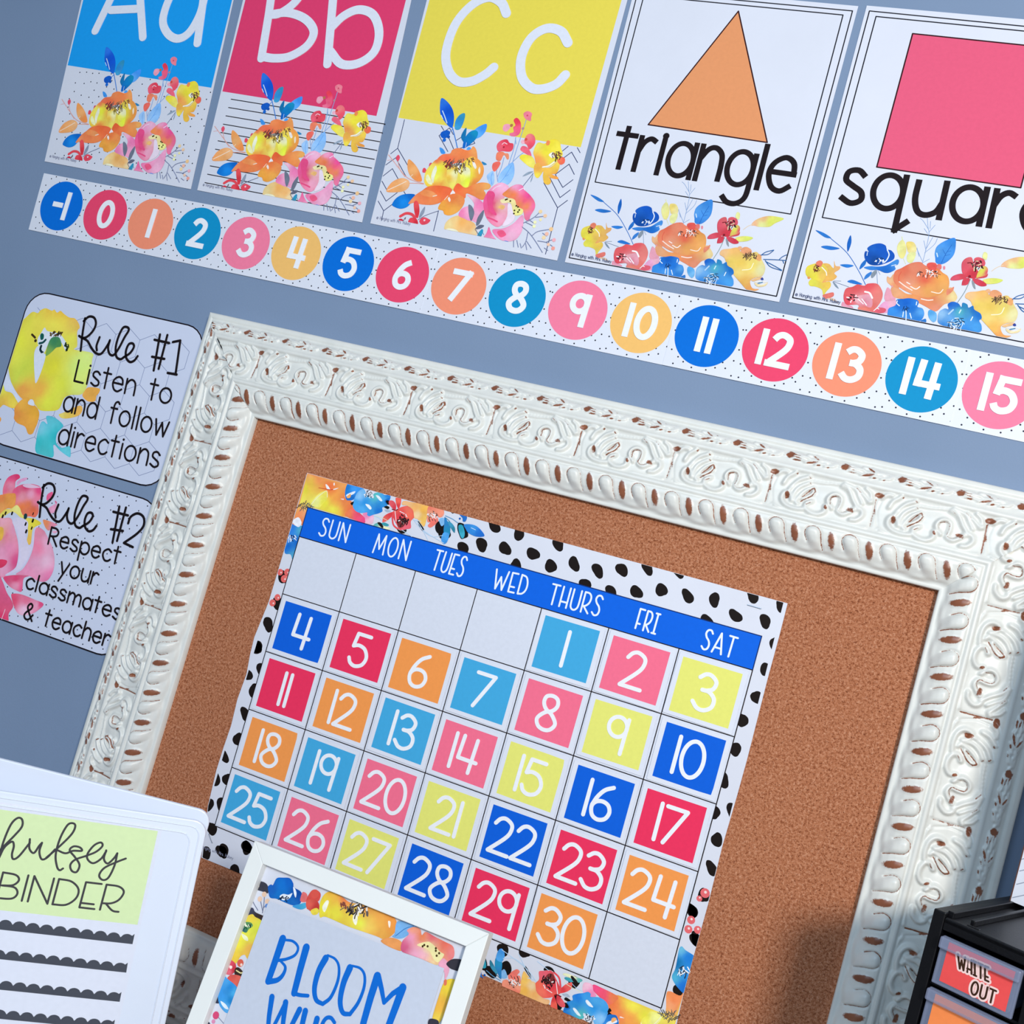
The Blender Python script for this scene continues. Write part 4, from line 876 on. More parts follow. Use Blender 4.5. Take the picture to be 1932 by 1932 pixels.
def flower_pink(A):               # rule card 2, crop (0,860)/.1656
    b, l, c = A.b, A.l, A.c
    b("40 480 35 370 80 260 150 215 210 212 228 250 180 290 170 370 140 430 100 470", "60 400 #E66C8C", "130 240 #E04C7C", "200 230 #DC3C6C", "120 350 #EC8CA8", "80 460 #F09070"); b("190 330 200 290 260 255 315 250 290 280 240 300 210 330", "#E0A0C4")
    b("140 430 170 370 240 330 340 320 400 328 466 365 466 480 440 520 440 640 400 700 340 690 270 690 230 620 160 590", "190 400 #E25C84", "300 350 #DC3C70", "440 390 #E0487C", "350 440 #ECA0BC", "250 470 #EE98A8", "250 580 #F08048", "380 620 #EE7048", "420 520 #EC84A0", "320 560 #F08050")
    b("260 335 330 318 440 350 460 362 380 368 300 362", "#ECC8E0", amp=.03, rim=.98); b("-10 470 40 440 110 430 180 440 160 590 80 600 -10 660", "20 480 #F08C50", "100 500 #F4A050", "20 580 #F4A45C", "150 560 #F2A050")
    b("-10 680 60 610 130 600 190 560 230 600 250 660 300 700 400 720 470 770 400 810 370 850 355 980 340 1012 300 1000 320 880 300 760 230 700 150 640 60 680 -10 740", "60 640 #F4E060", "200 600 #F2EC90", "240 680 #EEE070", "400 760 #F0E048", "340 960 #F4C45C", "100 640 #F0E480")
    b("-10 760 60 710 130 720 170 840 205 980 210 1120 180 1270 100 1340 -10 1345", "30 760 #F0A8B8", "60 900 #E87C9C", "150 850 #EC9CB8", "100 1050 #EA8CB0", "180 1200 #E05488", "40 1250 #F0A8C8", "30 880 #F4C080", "20 1100 #EC9CBC")
    b("-10 820 40 830 30 940 -10 960", "#F4BC50"); b("-10 1185 75 1190 75 1230 30 1270 -10 1270", "#DC3C60")
    b("140 740 220 700 320 760 300 900 320 1000 350 1010 400 830 440 800 420 900 380 1040 320 1180 240 1290 130 1345 60 1355 180 1270 215 1120 200 900", "#E6DCF0", amp=.03, rim=.98)
    b("400 850 440 815 500 850 530 900 560 960 600 1050 622 1180 610 1300 560 1400 500 1435 420 1420 360 1380 300 1360 180 1350 260 1290 330 1180 380 1040", "440 850 #EC90A8", "440 1050 #E87C9C", "540 1000 #F0B0CC", "520 1200 #F0BCD4", "400 1200 #F0A8C8", "300 1320 #EC94B8", "560 1380 #EA80AC", "400 1100 #E888A8")
    b("40 1390 100 1365 200 1358 330 1368 270 1400 250 1540 190 1535 100 1480", "60 1390 #E04C78", "180 1400 #DC4470", "180 1480 #EC98B4", "250 1500 #E4608C"); b("-10 1395 30 1430 80 1560 130 1640 150 1720 100 1800 95 1890 30 1870 -10 1860", "20 1450 #E06088", "80 1620 #E05C84", "60 1750 #E45C80", "20 1830 #DC3C68")
    b("130 1600 150 1570 250 1580 400 1640 498 1690 420 1770 330 1810 230 1810 170 1740", "150 1650 #E04C70", "300 1640 #E27090", "420 1700 #ECA0BC", "280 1760 #F0C0D8", "460 1690 #E0487C"); l("20 1860 60 1750", 8, '#F0C0D0')
    b("490 740 520 730 650 780 630 800 560 850 520 820", "520 760 #F09060", "620 785 #EC90A8"); b("560 650 550 600 610 560 650 540 620 640 580 655", "#ECA0C0"); b("530 500 540 440 600 410 590 470 550 510", "#E45C88"); b("630 510 650 530 640 545 625 525", "#DC6C94"); b("600 860 650 855 640 880 610 880", "#ECA8C4")
    for x, y, rx in ((32, 690, 14), (64, 655, 13), (138, 656, 13), (375, 740, 15), (293, 778, 13), (300, 862, 15), (362, 825, 10), (378, 662, 8)): l("%d %d %d %d" % (x-4, y+10, x+4, y-12), rx*1.5, '#1A1414', False)
    l("290 700 292 680", 40, '#143C44', False)

def border_calendar(A):           # crop (560,880)/.20704
    b, l, c = A.b, A.l, A.c
    b("-60 600 -60 440 -30 330 60 10 250 60 475 140 450 230 440 280 500 320 520 370 480 400 450 460 330 430 130 375 100 400 90 520 60 540 -10 520",
      "90 80 #F8A868", "60 200 #F0E040", "20 300 #F4F060", "130 150 #F8C850", "200 120 #F49458", "300 200 #EC6C40", "420 140 #F6A860", "250 330 #E4DC44", "330 400 #ECE050", "350 300 #F4A04C", "430 300 #F28850", "160 340 #EEE860", "480 380 #EE7C48", "40 480 #F08450", "0 400 #F08858", "60 440 #F4A070")
    b("130 350 160 290 220 235 275 225 280 290 240 340 200 375", "180 320 #F2F090", "260 250 #F0E060", "240 330 #E8E050", rim=.98); l("135 345 180 290 240 240 275 225 278 280", 5, '#FAF6D0')
    b("262 165 280 170 305 212 275 205", "#FBF6F4"); b("320 210 380 195 350 212", "#FBF6F4"); b("335 155 345 150 345 172 336 172", "#FBF6F4"); b("398 295 430 295 425 305", "#FBE8E0"); l("200 195 300 212 330 210", 5, '#B83828')
    A.specks(85, 350, 55, 45, 30, 36, 6, ['#5A5448', '#74706A', '#3E3A36'], 30, 90, 70)
    b("440 450 470 400 520 380 580 430 620 470 620 515 560 500", "460 440 #F08050", "560 450 #E8506C", "600 490 #EC4C80"); b("600 430 660 420 700 450 690 520 630 515 620 470", "640 440 #F08CB8", "680 500 #F4C0D4")
    b("450 300 440 230 470 155 560 175 610 200 560 240 520 300 480 310", "460 190 #1C78CC", "520 200 #3C94E4", "480 290 #1A6CC0"); b("455 255 530 225 520 250 460 275", "#EEF2FA"); b("455 275 490 250 490 280 465 290", "#F4B070")
    b("510 350 530 280 560 230 610 205 640 260 700 290 700 250 760 235 800 260 850 260 848 300 800 320 830 340 810 370 780 375 780 410 740 430 700 440 660 455 640 440 640 420 580 425 530 400",
      "540 330 #3C9ADC", "570 270 #8CC4F0", "620 330 #2C90D8", "720 270 #58B8B4", "780 290 #4CA0D8", "830 270 #2078C8", "760 340 #2C88CC", "740 400 #1C74CC", "600 400 #50A8E4", "680 430 #3C98DC")
    b("625 345 660 350 682 380 665 392", "#EEF4FA"); b("720 265 750 270 780 310 760 315", "#E8F2F8"); A.specks(655, 245, 40, 32, 34, 26, 5, ['#EEF4FA', '#F4F8FC', '#1A2430', '#20303C'], 31, 100, 80)
    b("850 285 845 310 820 345 800 310", "#1C6CC0"); b("795 370 820 360 845 372 830 390", "#14100F"); b("810 315 838 310 845 345 825 345", "#14100F"); b("490 335 520 320 505 355", "#14100F")
    b("800 395 840 395 860 410 820 418", "#A4B0C0"); l("700 450 760 480 830 560", 4, '#A8C4E0'); l("840 430 900 560", 4, '#A8C4E0')
    b("900 300 905 285 950 290 945 350 925 385 905 340", "920 310 #EC6050", "925 370 #DC3C40"); b("840 340 845 312 880 315 905 350 900 395 870 380", "860 340 #E05860", "890 380 #D03C48"); b("780 505 790 460 830 430 880 415 870 450 830 490 795 508", "800 490 #E86058", "860 430 #D83C44")
    b("905 395 960 368 1020 362 1060 400 1072 460 1040 500 1040 560 1000 572 940 580 910 530 880 470 870 420", "930 400 #E45850", "1030 400 #EC705C", "1050 450 #EC6850", "1000 540 #E46070", "920 500 #DC4048", "940 450 #D83C48"); l("895 400 900 450 905 500", 6, '#F8E8EA'); l("870 450 880 530 920 570", 14, '#E04850')
    b("915 510 930 480 985 475 1000 500 970 550 930 555", "#7A2E30"); A.specks(970, 480, 50, 50, 22, 26, 9, ['#1E1416', '#2E1C1E', '#F4F0F0'], 32, 110, 60); l("870 390 900 400 920 392", 9, '#7A1820'); l("940 410 980 430", 6, '#F6ECEC')
    b("915 570 950 585 1000 575 990 605 960 612 930 598", "#14100F"); b("1100 490 1140 540 1160 575 1148 592 1115 545", "#14100F")
    b("975 315 1050 325 1200 360 1195 420 1165 545 1130 520 1100 480 1072 470 1060 400 1010 360 960 350", "1000 340 #F8C088", "1080 380 #F6B468", "1150 400 #F6B850", "1150 480 #F6C460", "1100 440 #F0D0A0")
    b("1190 400 1210 362 1280 372 1340 400 1335 450 1300 465 1280 450 1290 500 1250 540 1215 558 1195 540 1215 510 1190 500", "1220 380 #F08068", "1310 420 #F29478", "1250 500 #EE7468", "1210 420 #F4A080"); A.specks(1240, 450, 50, 45, 34, 22, 6, ['#F8F2F0', '#F8F4F2', '#3A2A28', '#5A4440'], 33, 100, 80)
    b("1262 545 1280 510 1310 500 1345 540 1340 590 1300 615 1270 590", "#14100F"); b("1300 480 1340 470 1352 510 1325 545 1305 520", "#7CB0DC")
    b("1350 460 1385 520 1400 560 1395 620 1370 640 1340 600 1345 520", "1360 500 #2C7CB8", "1380 600 #2488B4"); b("1320 640 1345 600 1390 620 1370 690 1340 708 1320 680", "1350 640 #4C9CDC", "1340 690 #3C8CD4")
    l("1355 450 1420 480 1480 520 1560 540", 6, '#5C94BC'); l("1360 470 1400 510 1440 600", 5, '#2C7C9C'); b("1375 505 1410 515 1442 560 1438 605 1410 570", "1400 530 #3C90B0", "1430 590 #2C7890")
    b("1465 570 1470 520 1500 515 1540 540 1560 600 1560 640 1530 655 1500 660 1480 620", "#14100F"); b("1475 540 1510 535 1530 590 1528 640 1505 655 1480 600", "1490 560 #2C94A8", "1510 630 #3CA4BC")
    b("1525 530 1600 530 1660 560 1712 632 1640 640 1570 610 1540 570", "1560 560 #2C80CC", "1680 610 #2068C0", "1600 540 #3C90D8"); l("1590 560 1630 578", 4, '#DCEAF6')
    b("1485 440 1520 445 1552 460 1540 500 1515 502 1510 470", "#2468B8"); c(1487, 476, 9, '#1858A8'); b("1400 412 1432 420 1420 430", "#14100F")
    for t in ("1060 480 1150 580 1340 700", "1150 590 1240 640 1330 630", "1100 500 1160 600 1200 680", "1070 490 1130 500", "960 580 1050 640"): l(t, 5, '#B4CCE2')
    b("700 540 730 515 780 518 790 540 850 560 830 575 760 560", "720 530 #5CA8A4", "780 550 #E8E8B8"); b("765 520 800 512 838 530 830 545 790 540", "#3C98A4"); b("735 515 765 512 790 550 775 560", "#1A1614")
    l("720 450 780 470 840 500", 4, '#D8DCB8')
# ------------------------------------------------------------------ paper things on the wall
ZP = 0.014
R1 = Crop(0, 0, .36232); R2 = Crop(600, 0, .36232); R3 = Crop(1232, 0, .36232); R4 = Crop(0, 520, .25880); R5 = Crop(0, 860, .25880)
CA = Crop(700, 170, .20704); CT = Crop(1080, 340, .21222); CQ = Crop(1400, 0, .27536); CL = Crop(1080, 0, .15528)

def paper(name, label, cat, group, z, outline, mat='paper', th=0.0006, org=0):
    """outline: photo pixels, lower-left corner first, then lower-right...; returns empty, sheet, outline in uv"""
    a = hit(*outline[0], z); b_ = hit(*outline[1], z)
    sh = Sheet(a, b_-a, (0, 1, 0))
    uv = [sh.uv(*p) for p in outline]
    root = empty(name, sh.mw()); tag(root, label, cat, group)
    MB().prism([(u*S, v*S) for u, v in uv], -th, 0).build('sheet', mat, root)
    return root, sh, uv
def bez_corner(uv, r):            # round the corners of a quad
    out = []; n = len(uv)
    for i in range(n):
        p0, p, p1 = (np.array(uv[i-1]), np.array(uv[i]), np.array(uv[(i+1) % n]))
        a = p+(p0-p)/np.linalg.norm(p0-p)*r; b_ = p+(p1-p)/np.linalg.norm(p1-p)*r
        for k in range(7):
            t = k/6*math.pi/2; out.append(tuple(p+(a-p)*(1-math.sin(t))+(b_-p)*(1-math.cos(t))))
    return out
def dots(pr, x0, y0, x1, y1, n, r, col, seed, md=.16):
    rg = rgen(seed); P = []
    for _ in range(n*30):
        q = (rg.uniform(x0, x1), rg.uniform(y0, y1))
        if all(math.dist(q, p) > md for p in P): P.append(q)
        if len(P) >= n: break
    for p in P: pr.disc(p, r, col, 8, lv=0)

COPY = '© Hanging with Mrs. Hulsey'
# ---- alphabet posters
LET = {
 'A': [("590 -67 497 165", 'A'), ], }
specs = [
 ('Aa', '#1593DC', 'blue alphabet poster with white letters Aa, dotted lower half and a flower bouquet', [R1(232, 840), R1(993, 985), R1(1290, -330), R1(500, -330)],
  [R1(352, 340), R1(1100, 457), R1(1285, -320), R1(510, -320)]),
 ('Bb', '#D63A66', 'raspberry pink alphabet poster with white letters Bb, ruled lines and a flower bouquet', [R1(1027, 990), R1(1885, 1158), R1(2215, -330), R1(1345, -330)],
  [R1(1158, 476), R1(1960, 604), R1(2195, -320), R1(1358, -320)]),
 ('Cc', '#DDCB4E', 'yellow alphabet poster with white letters Cc, chevron lines and a flower bouquet', [R2(272, 1163), R2(1245, 1357), R2(1700, -330), R2(650, -330)],
  [R2(418, 613), R2(1368, 767), R2(1670, -320), R2(665, -320)])]
cc_sh = None; made = {}
GAIN[0] = 1.16
for key, colr, label, outl, block in reversed(specs):
    root, sh, uv = paper('alphabet_poster', label, 'poster', 'alphabet posters along the top of the wall', ZP, outl)
    W_ = uv[1][0]
    if key == 'Cc': cc_sh = sh; ccW = W_
    p = Print(); p.poly([sh.uv(*q) for q in block], colr); p.build('colour_block', root, {'Aa': 'blue block', 'Bb': 'pink block', 'Cc': 'yellow block'}[key])
    bl = sh.uv(*block[0])[1]
    pt = Print(clip=(.05, .05, W_-.05, 5))
    if key == 'Aa': dots(pt, .10, .12, W_-.12, bl-.03, 190, .013, '#2A2C3A', 4, .14)
    if key == 'Bb':
        v0 = sh.uv(*R1(1150, 508))[1]; dv_ = (v0-sh.uv(*R1(1052, 948))[1])/10
        for i in range(11): pp_ = Print(); pp_.stroke([(.10, v0-i*dv_), (W_-.12, v0-i*dv_-.004)], .016, '#1C1820', cap='b'); pp_.build('ruled_line', root)
    if key == 'Cc':
        for t in ("305 270 243 530", "180 580 243 530 345 705", "135 682 225 617 320 790", "110 783 195 716 250 815", "100 830 147 915", "85 920 137 1012 238 935", "65 1012 115 1100 195 1040", "115 1100 95 1190",
                  "640 328 662 365", "700 560 620 415 715 345 750 405", "705 425 752 535", "780 457 830 425", "930 455 946 485 800 535", "300 925 315 950", "615 1100 570 1285", "1745 555 1797 512",
                  "1880 525 1905 570", "1760 615 1828 565 1882 660", "1685 765 1805 675 1852 768", "1680 770 1747 887 1840 817", "1630 800 1722 980 1815 910", "1575 845 1700 1072 1790 1005", "1700 1072 1590 1495"):
            pp_ = Print(); pp_.stroke([sh.uv(*CA(*q)) for q in nums(t)], .013, '#3A4468', cap='r'); pp_.build('chevron_line', root)
    pt.build('dot_print', root)
    # bouquet: traced once on Cc, printed at the same place on each poster
    fl = Print(clip=(.02, .14, W_-.06, 4)); fl.boxes.append(((-20, -20, 20, 20), 3))
    k = W_/ccW; lo = (cc_sh.uv(*specs[2][4][0])[1], bl)
    bouquet_letters(Art(fl, cc_sh, CA, (lambda q, k=k: (q[0]*k, .0+q[1]*k*lo[1]/(lo[0]*k) if True else 0)), k))
    fl.build('flower_print', root, 'watercolour bouquet of yellow and pink flowers with blue leaves')
    tx = Print(); tx.boxes.append(((-20, -20, 20, 20), 20)); p0 = cc_sh.uv(*CA(50, 1172)); 
    class _F:  # fixed-uv stand-in for pixel lookups
        def uv(self, x, y): return (x, y)
    text(tx, _F(), COPY, (p0[0], p0[1]), (p0[0]+.62, p0[1]+.0), (p0[0], p0[1]+.050), .0055, '#7C829C')
    tx.build('copyright_line', root)
    # letters, slightly raised
    def letter(strokes, crop, w, name='letter', root=root, sh=sh):
        q = Print()
        for t, sm in strokes: q.stroke([sh.uv(*crop(*c_)) for c_ in nums(t)], w, '#E2E5F0', sm, h=0.0007, lv=3+.5*len(q.boxes)); q.boxes.append(((0, 0, 0, 0), 0))
        q.build(name, root)
    if key == 'Aa':
        letter([("497 162 585 -20 668 -200 715 -268", False), ("715 -268 732 0 745 195", False), ("580 54 728 47", False)], R1, .155)
        letter([("1075 -60 1020 -130 960 -110 890 -20 850 100 872 172 925 203 985 172 1040 80 1068 -20", True), ("1085 -120 1060 0 1029 226", False)], R1, .155)
    if key == 'Bb':
        letter([("1440 -200 1400 80 1362 305", False), ("1440 -200 1560 -170 1590 -80 1540 10 1460 70 1402 78", True), ("1402 78 1500 68 1590 100 1635 165 1600 240 1510 295 1430 305 1364 296", True)], R1, .155)
        letter([("1760 -200 1735 0 1706 335", False), ("1722 150 1790 85 1870 52 1945 80 1975 170 1950 270 1870 330 1780 335 1722 270", True)], R1, .155)
    if key == 'Cc':
        letter([("982 72 955 15 890 -12 800 30 715 130 668 270 680 370 730 425 800 425 870 390 916 352", True)], R2, .155)
        letter([("1302 225 1265 165 1190 150 1110 200 1060 300 1062 400 1110 458 1170 465 1240 440 1288 392", True)], R2, .155)
    p = None

# ---- shape posters
def shape_poster(which):
    if which == 'triangle':
        outl = [R2(1285, 1365), R3(657, 1573), CQ(797, 42), (1198.7, -27)]
        label = 'white poster with an orange triangle over the word triangle'
    else:
        outl = [R3(705, 1572), None, None, CQ(855, 38)]
        a = hit(*outl[0], ZP); d = hit(1932, 655.9, ZP)-a; d /= np.linalg.norm(d); t = hit(*outl[3], ZP); d2 = hit(1932, 36.4, ZP)-t; d2 /= np.linalg.norm(d2)
        def px(P):
            q = CAM_R @ (P-CAM_C); return (966+F_PX*q[0]/q[2], 966+F_PX*q[1]/q[2])
        outl[1] = px(a+d*3.34); outl[2] = px(t+d2*3.38)
        label = 'white poster with a pink square over the word square, cut by the right edge'
    root, sh, uv = paper('shape_poster', label, 'poster', 'shape posters along the top of the wall', ZP, outl)
    U = lambda q: sh.uv(*q)
    bd = Print()
    if which == 'triangle':
        ob = [R2(1308, 1342), R3(643, 1543), CQ(757, 75), None]; ib = [R2(1443, 948), R3(717, 1115), CQ(692, 103), None]
        o = [U(q) for q in ob[:3]]; i = [U(q) for q in ib[:3]]
        ol = U(CL(770, 0)); il = U(CL(855, 0))
        def ext(p, q, v): t = (v-p[1])/(q[1]-p[1]); return (p[0]+(q[0]-p[0])*t, v)
        vt = U((1215, -21))[1]; o.append(ext(o[0], ol, U((1206, -17))[1])); i.append(ext(i[0], il, U((1216, -8))[1]))
    else:
        o = [U(R3(727, 1550)), None, None, U(CQ(873, 75))]; i = [U(CQ(550, 1490)), None, None, U(CQ(918, 113))]
        ob_ = U(CQ(1932, 1640)); 
        r_in = uv[1][0]-.10; 
        s0 = np.array(U((1932, 646)))-np.array(o[0]); o[1] = tuple(np.array(o[0])+s0*(r_in-o[0][0])/s0[0])
        s1 = np.array(U(CQ(1932, 180)))-np.array(o[3]); o[2] = tuple(np.array(o[3])+s1*(uv[2][0]-.10-o[3][0])/s1[0])
        s2 = np.array(U(CQ(1932, 1722)))-np.array(i[0]); i[1] = tuple(np.array(i[0])+s2*(r_in-.12-i[0][0])/s2[0])
        s3 = np.array(U(CQ(1932, 213)))-np.array(i[3]); i[2] = tuple(np.array(i[3])+s3*(uv[2][0]-.22-i[3][0])/s3[0])
    for q in (o, i): bd.stroke(q+[q[0]], .017, '#1A1A24', cap='r')
    bd.build('border_lines', root, 'thin black double border')
    sp = Print(); 
    if which == 'triangle': pts = [U(CL(920, 1515)), U(R3(595, 742)), U(R3(445, 58))]; colr = '#F2A06C'
    else:
        A_, B_, D_ = U(R3(1165, 870)), U(R3(1915, 978)), U(R3(1352, 175)); pts = [A_, B_, (B_[0]+D_[0]-A_[0], B_[1]+D_[1]-A_[1]), D_]; colr = '#F26284'
    sp.poly(pts, colr); sp.stroke(pts+[pts[0], pts[1]], .020, '#3A1418', cap='r')
    sp.build(which+'_shape', root, 'orange triangle with a dark outline' if which == 'triangle' else 'pink square with a dark outline')
    tx = Print(); tx.boxes.append(((-20, -20, 20, 20), 3))
    if which == 'triangle': text(tx, sh, 'triangle', R2(1528, 865), R3(712, 1003), R2(1583, 660), .082, '#1E1418', gap=.13, cap='b', xh=.80)
    else: text(tx, sh, 'square', R3(968, 1048), R3(2065, 1224), R3(1018, 835), .085, '#1E1418', gap=.16, cap='b', xh=.80)
    tx.build('word', root, 'black lettering '+which)
    fl = Print(clip=(min(o[0][0], o[3][0])+.01, o[0][1]+.012, 3.34-.06, 3)); fl.boxes.append(((-20, -20, 20, 20), 2))
    if which == 'triangle': bouquet_shapes(Art(fl, sh, CT)); shape_poster.ref = (sh, o[0])
    else:
        rs, ro = shape_poster.ref
        bouquet_shapes(Art(fl, rs, CT, lambda q: (q[0]-ro[0]+o[0][0], q[1]-ro[1]+o[0][1])))
    fl.build('flower_print', root, 'watercolour border of blue, orange and yellow flowers')
    cp = Print(); cp.boxes.append(((-20, -20, 20, 20), 30))
    if which == 'triangle': text(cp, sh, COPY, CT(-8, 668), CT(345, 738), CT(-2, 640), .0075, '#6A7290')
    else: c3 = Crop(1500, 400, .2236); text(cp, sh, COPY, c3(2, 705), c3(380, 775), c3(8, 678), .0075, '#6A7290')
    cp.build('copyright_line', root)
GAIN[0] = 0.88
shape_poster('triangle'); shape_poster('square')
GAIN[0] = 0.98

# ---- number line: five strips of four numbers
Bc, Rc, Oc, Tc, Pc, Mc = '#0070D8', '#F0486E', '#FA9474', '#0C92C8', '#FA82A2', '#F8C270'
NC = [Bc, Rc, Oc, Tc, Pc, Mc, Bc, Rc, Oc, Tc, Pc, Mc, Bc, Rc, Oc, Tc, Pc]
NN = ['blue', 'raspberry', 'orange', 'teal', 'pink', 'mustard', 'blue', 'raspberry', 'orange', 'teal', 'pink', 'mustard', 'blue', 'raspberry', 'orange', 'teal', 'pink']
# circle centres measured on the wall
def digits(pr, string, c, H, w, col, gap, cap, h, lv=1, font=''):
    wd = [FONT[q][0] for q in string]; tot = (sum(wd)+gap*(len(string)-1))*H; x = c[0]-tot/2
    for q, ww in zip(string, wd):
        glyph(pr, q, lambda u, v, x=x: (x+u*H, c[1]+(v-.5)*H), w, col, cap, h, lv); x += (ww+gap)*H
ends = [-1.56, 2.465, 6.475, 10.485, 14.495, 15.95]
for k in range(5):
    x0, x1 = ends[k], ends[k+1]; yb, yt = -.552, .528-.0*k
    z0 = ZP+.006*(k % 2)
    sh = Sheet((x0, yb, z0), (1, 0, 0), (0, 1, 0))
    vals = [str(v) for v in range(4*k-1, min(4*k+3, 16))]
    root = empty('number_strip', sh.mw())
    tag(root, ['leftmost dotted number line strip, with minus sign, hanging under the blue Aa poster', 'dotted number line strip hanging mostly under the pink Bb poster', 'dotted number line strip hanging mostly under the yellow Cc poster',
               'dotted number line strip hanging under the triangle and square posters', 'last number line strip, with one pink circle, cut by the right edge'][k], 'number line', 'number line strips taped end to end')
    W_ = x1-x0+.012
    MB().prism([(0 if k else .0, 0), (W_*S, 0), (W_*S, (yt-yb)*S), (-.05*S if k == 0 else 0, (yt-yb)*S)], -.0005, 0).build('sheet', 'card', root)
    dp = Print(clip=(.01, .01, W_-.01, yt-yb-.01))
    rg = rgen(3)
    pat = [(.03, .50), (.05, .80), (.12, .94), (.24, .97), (.34, .90), (.45, .97), (.66, .97), (.80, .93), (.90, .83), (.97, .68), (.985, .42), (.95, .25), (.88, .14), (.80, .20), (.72, .10), (.60, .045), (.40, .04), (.26, .09), (.15, .16), (.06, .24), (.1, .05), (.92, .96), (.98, .05), (.02, .68)]
    for i in range(len(vals)):
        for (a_, b_) in pat: dp.disc((i*1.003+a_*1.003+.03+rg.uniform(-.02, .02), b_*(yt-yb)+rg.uniform(-.012, .012)), .013, '#2A2C3A', 8, lv=0)
    dp.build('dot_print', root)
    for i, v in enumerate(vals):
        idx = 4*k+i; c0 = sh.local((float(v), -.005, z0)); cp = Print(); cp.boxes.append(((-20, -20, 20, 20), 1))
        cp.poly([(c0[0]+.4616*math.cos(2*math.pi*j/72), c0[1]+.4616*math.sin(2*math.pi*j/72)) for j in range(72)], NC[idx])
        co = cp.build('number_circle', root, NN[idx]+' circle')
        q = Print(); digits(q, v, (c0[0]+(.02 if len(v) == 1 else 0), c0[1]+.01), .435, .093, '#F0F1F6', .25, 'b', .0007, 3)
        q.build('numeral', co)

# ---- rule cards
GAIN[0] = 1.16
def rule_card(label, corners, zlift):
    z = ZP+zlift
    sh0 = [hit(*p, z) for p in corners]           # TL, TR, BR
    ux = sh0[1]-sh0[0]; sh = Sheet(sh0[2]-ux*(1 if True else 0), ux, sh0[1]-sh0[2]); 
    W_, H_ = np.linalg.norm(ux), float((sh0[1]-sh0[2])@sh.uy)
    quad = [(0, 0), (W_, 0), (W_, H_), (0, H_)]; rr = bez_corner(quad, .42)
    root = empty('rule_card', sh.mw()); tag(root, label, 'sign', 'rule cards to the left of the frame')
    MB().prism([(u*S, v*S) for u, v in rr], -.0007, 0).build('sheet', 'laminate', root)
    bd = Print(); inn = bez_corner([(.012, .012), (W_-.012, .012), (W_-.012, H_-.012), (.012, H_-.012)], .41); bd.stroke(inn+inn[:2], .024, '#141018'); bd.build('border_line', root, 'thin black border')
    return root, sh, W_, H_
def hexlines(pr, W_, H_, r, w, col):
    dx = r*math.sqrt(3); 
    j = -1
    while j*1.5*r < H_+r:
        i = -1
        while i*dx < W_+dx:
            cx_ = i*dx+(dx/2 if j % 2 else 0); cy_ = j*1.5*r
            P = [(cx_+r*math.sin(math.radians(a)), cy_+r*math.cos(math.radians(a))) for a in (0, 60, 120, 180)]
            for a_, b_ in zip(P[:-1], P[1:]):
                if all(.03 < q[0] < W_-.03 and .03 < q[1] < H_-.03 for q in (a_, b_)): pr.stroke([a_, b_], w, col, cap='b', lv=0)
            i += 1
        j += 1
def script_rule(q, P, w, colr, halo=None):
    S_ = ["622 312 604 420 590 548", "612 332 650 300 688 308 701 350 682 400 640 444 605 455 578 440", "605 455 640 478 664 520 690 556 722 574 750 560 790 500 803 472",
          "728 450 706 510 708 545", "803 472 790 525 800 570 830 580 868 530 910 450 940 400 932 378 900 380 868 440 846 520 850 590 880 610 905 595",
          "905 595 950 565 978 520 968 495 940 502 920 550 922 600 948 630 980 620 1005 588"]
    for ww, cc in ((w*2.2, halo), (w, colr)):
        if cc is None: continue
        lv = q.level([P(540, 280), P(1020, 660), P(540, 660), P(1020, 280)])
        for t in S_: q.stroke([P(*c_) for c_ in nums(t)], ww, cc, True, lv=lv)
INK = '#161014'; HALO = '#E6EAF6'
root, sh, W_, H_ = rule_card('rule card number 1 with a yellow watercolour flower and hexagon lines', [R4(160, 82), R4(1446, 372), R4(1172, 1572)], 0)
p = Print(clip=(.03, .03, W_-.03, H_-.03)); hexlines(p, W_, H_, .30, .009, '#7C86A6'); p.build('hexagon_print', root)
p = Print(clip=(.03, .03, W_-.03, H_-.03)); p.boxes.append(((-20, -20, 20, 20), 1)); flower_yellow(Art(p, sh, Crop(0, 560, .16562))); p.build('flower_print', root, 'yellow watercolour flower with a teal leaf')
p = Print(); p.boxes.append(((-20, -20, 20, 20), 30)); script_rule(p, lambda x, y: sh.uv(*R4(x, y)), .044, INK)
for t in ("1168 430 1122 692", "1222 434 1158 680", "1128 468 1235 492", "1110 592 1200 608", "1262 485 1316 474 1282 716", "1224 710 1290 722"): p.stroke([sh.uv(*R4(*q)) for q in nums(t)], .044, INK)
for st, a_, b_, c_ in (('Listen to', R4(543, 768), R4(1238, 938), R4(575, 617)), ('and follow', R4(457, 983), R4(1212, 1180), R4(492, 828)), ('directions', R4(420, 1222), R4(1150, 1402), R4(456, 1068))):
    text(p, sh, st, a_, b_, c_, .036, INK, xh=.68)
p.build('lettering', root, 'black lettering Rule #1 Listen to and follow directions')
root, sh, W_, H_ = rule_card('rule card number 2 with a pink watercolour flower, tucked behind the frame', [R5(-190, -58), R5(1126, 330), R5(850, 1500)], .004)
p = Print(clip=(.03, .03, W_-.03, H_-.03)); dots(p, .05, .05, W_-.05, H_-.05, 330, .013, '#2A2C3A', 9, .15); p.build('dot_print', root)
p = Print(clip=(.03, .03, W_-.03, H_-.03)); p.boxes.append(((-20, -20, 20, 20), 1)); flower_pink(Art(p, sh, Crop(0, 860, .16562))); p.build('flower_print', root, 'pink watercolour flower with a yellow centre')
p = Print(); p.boxes.append(((-20, -20, 20, 20), 30)); script_rule(p, lambda x, y: sh.uv(*R5(x-300, y-100+(x-620)*.06)), .044, INK)
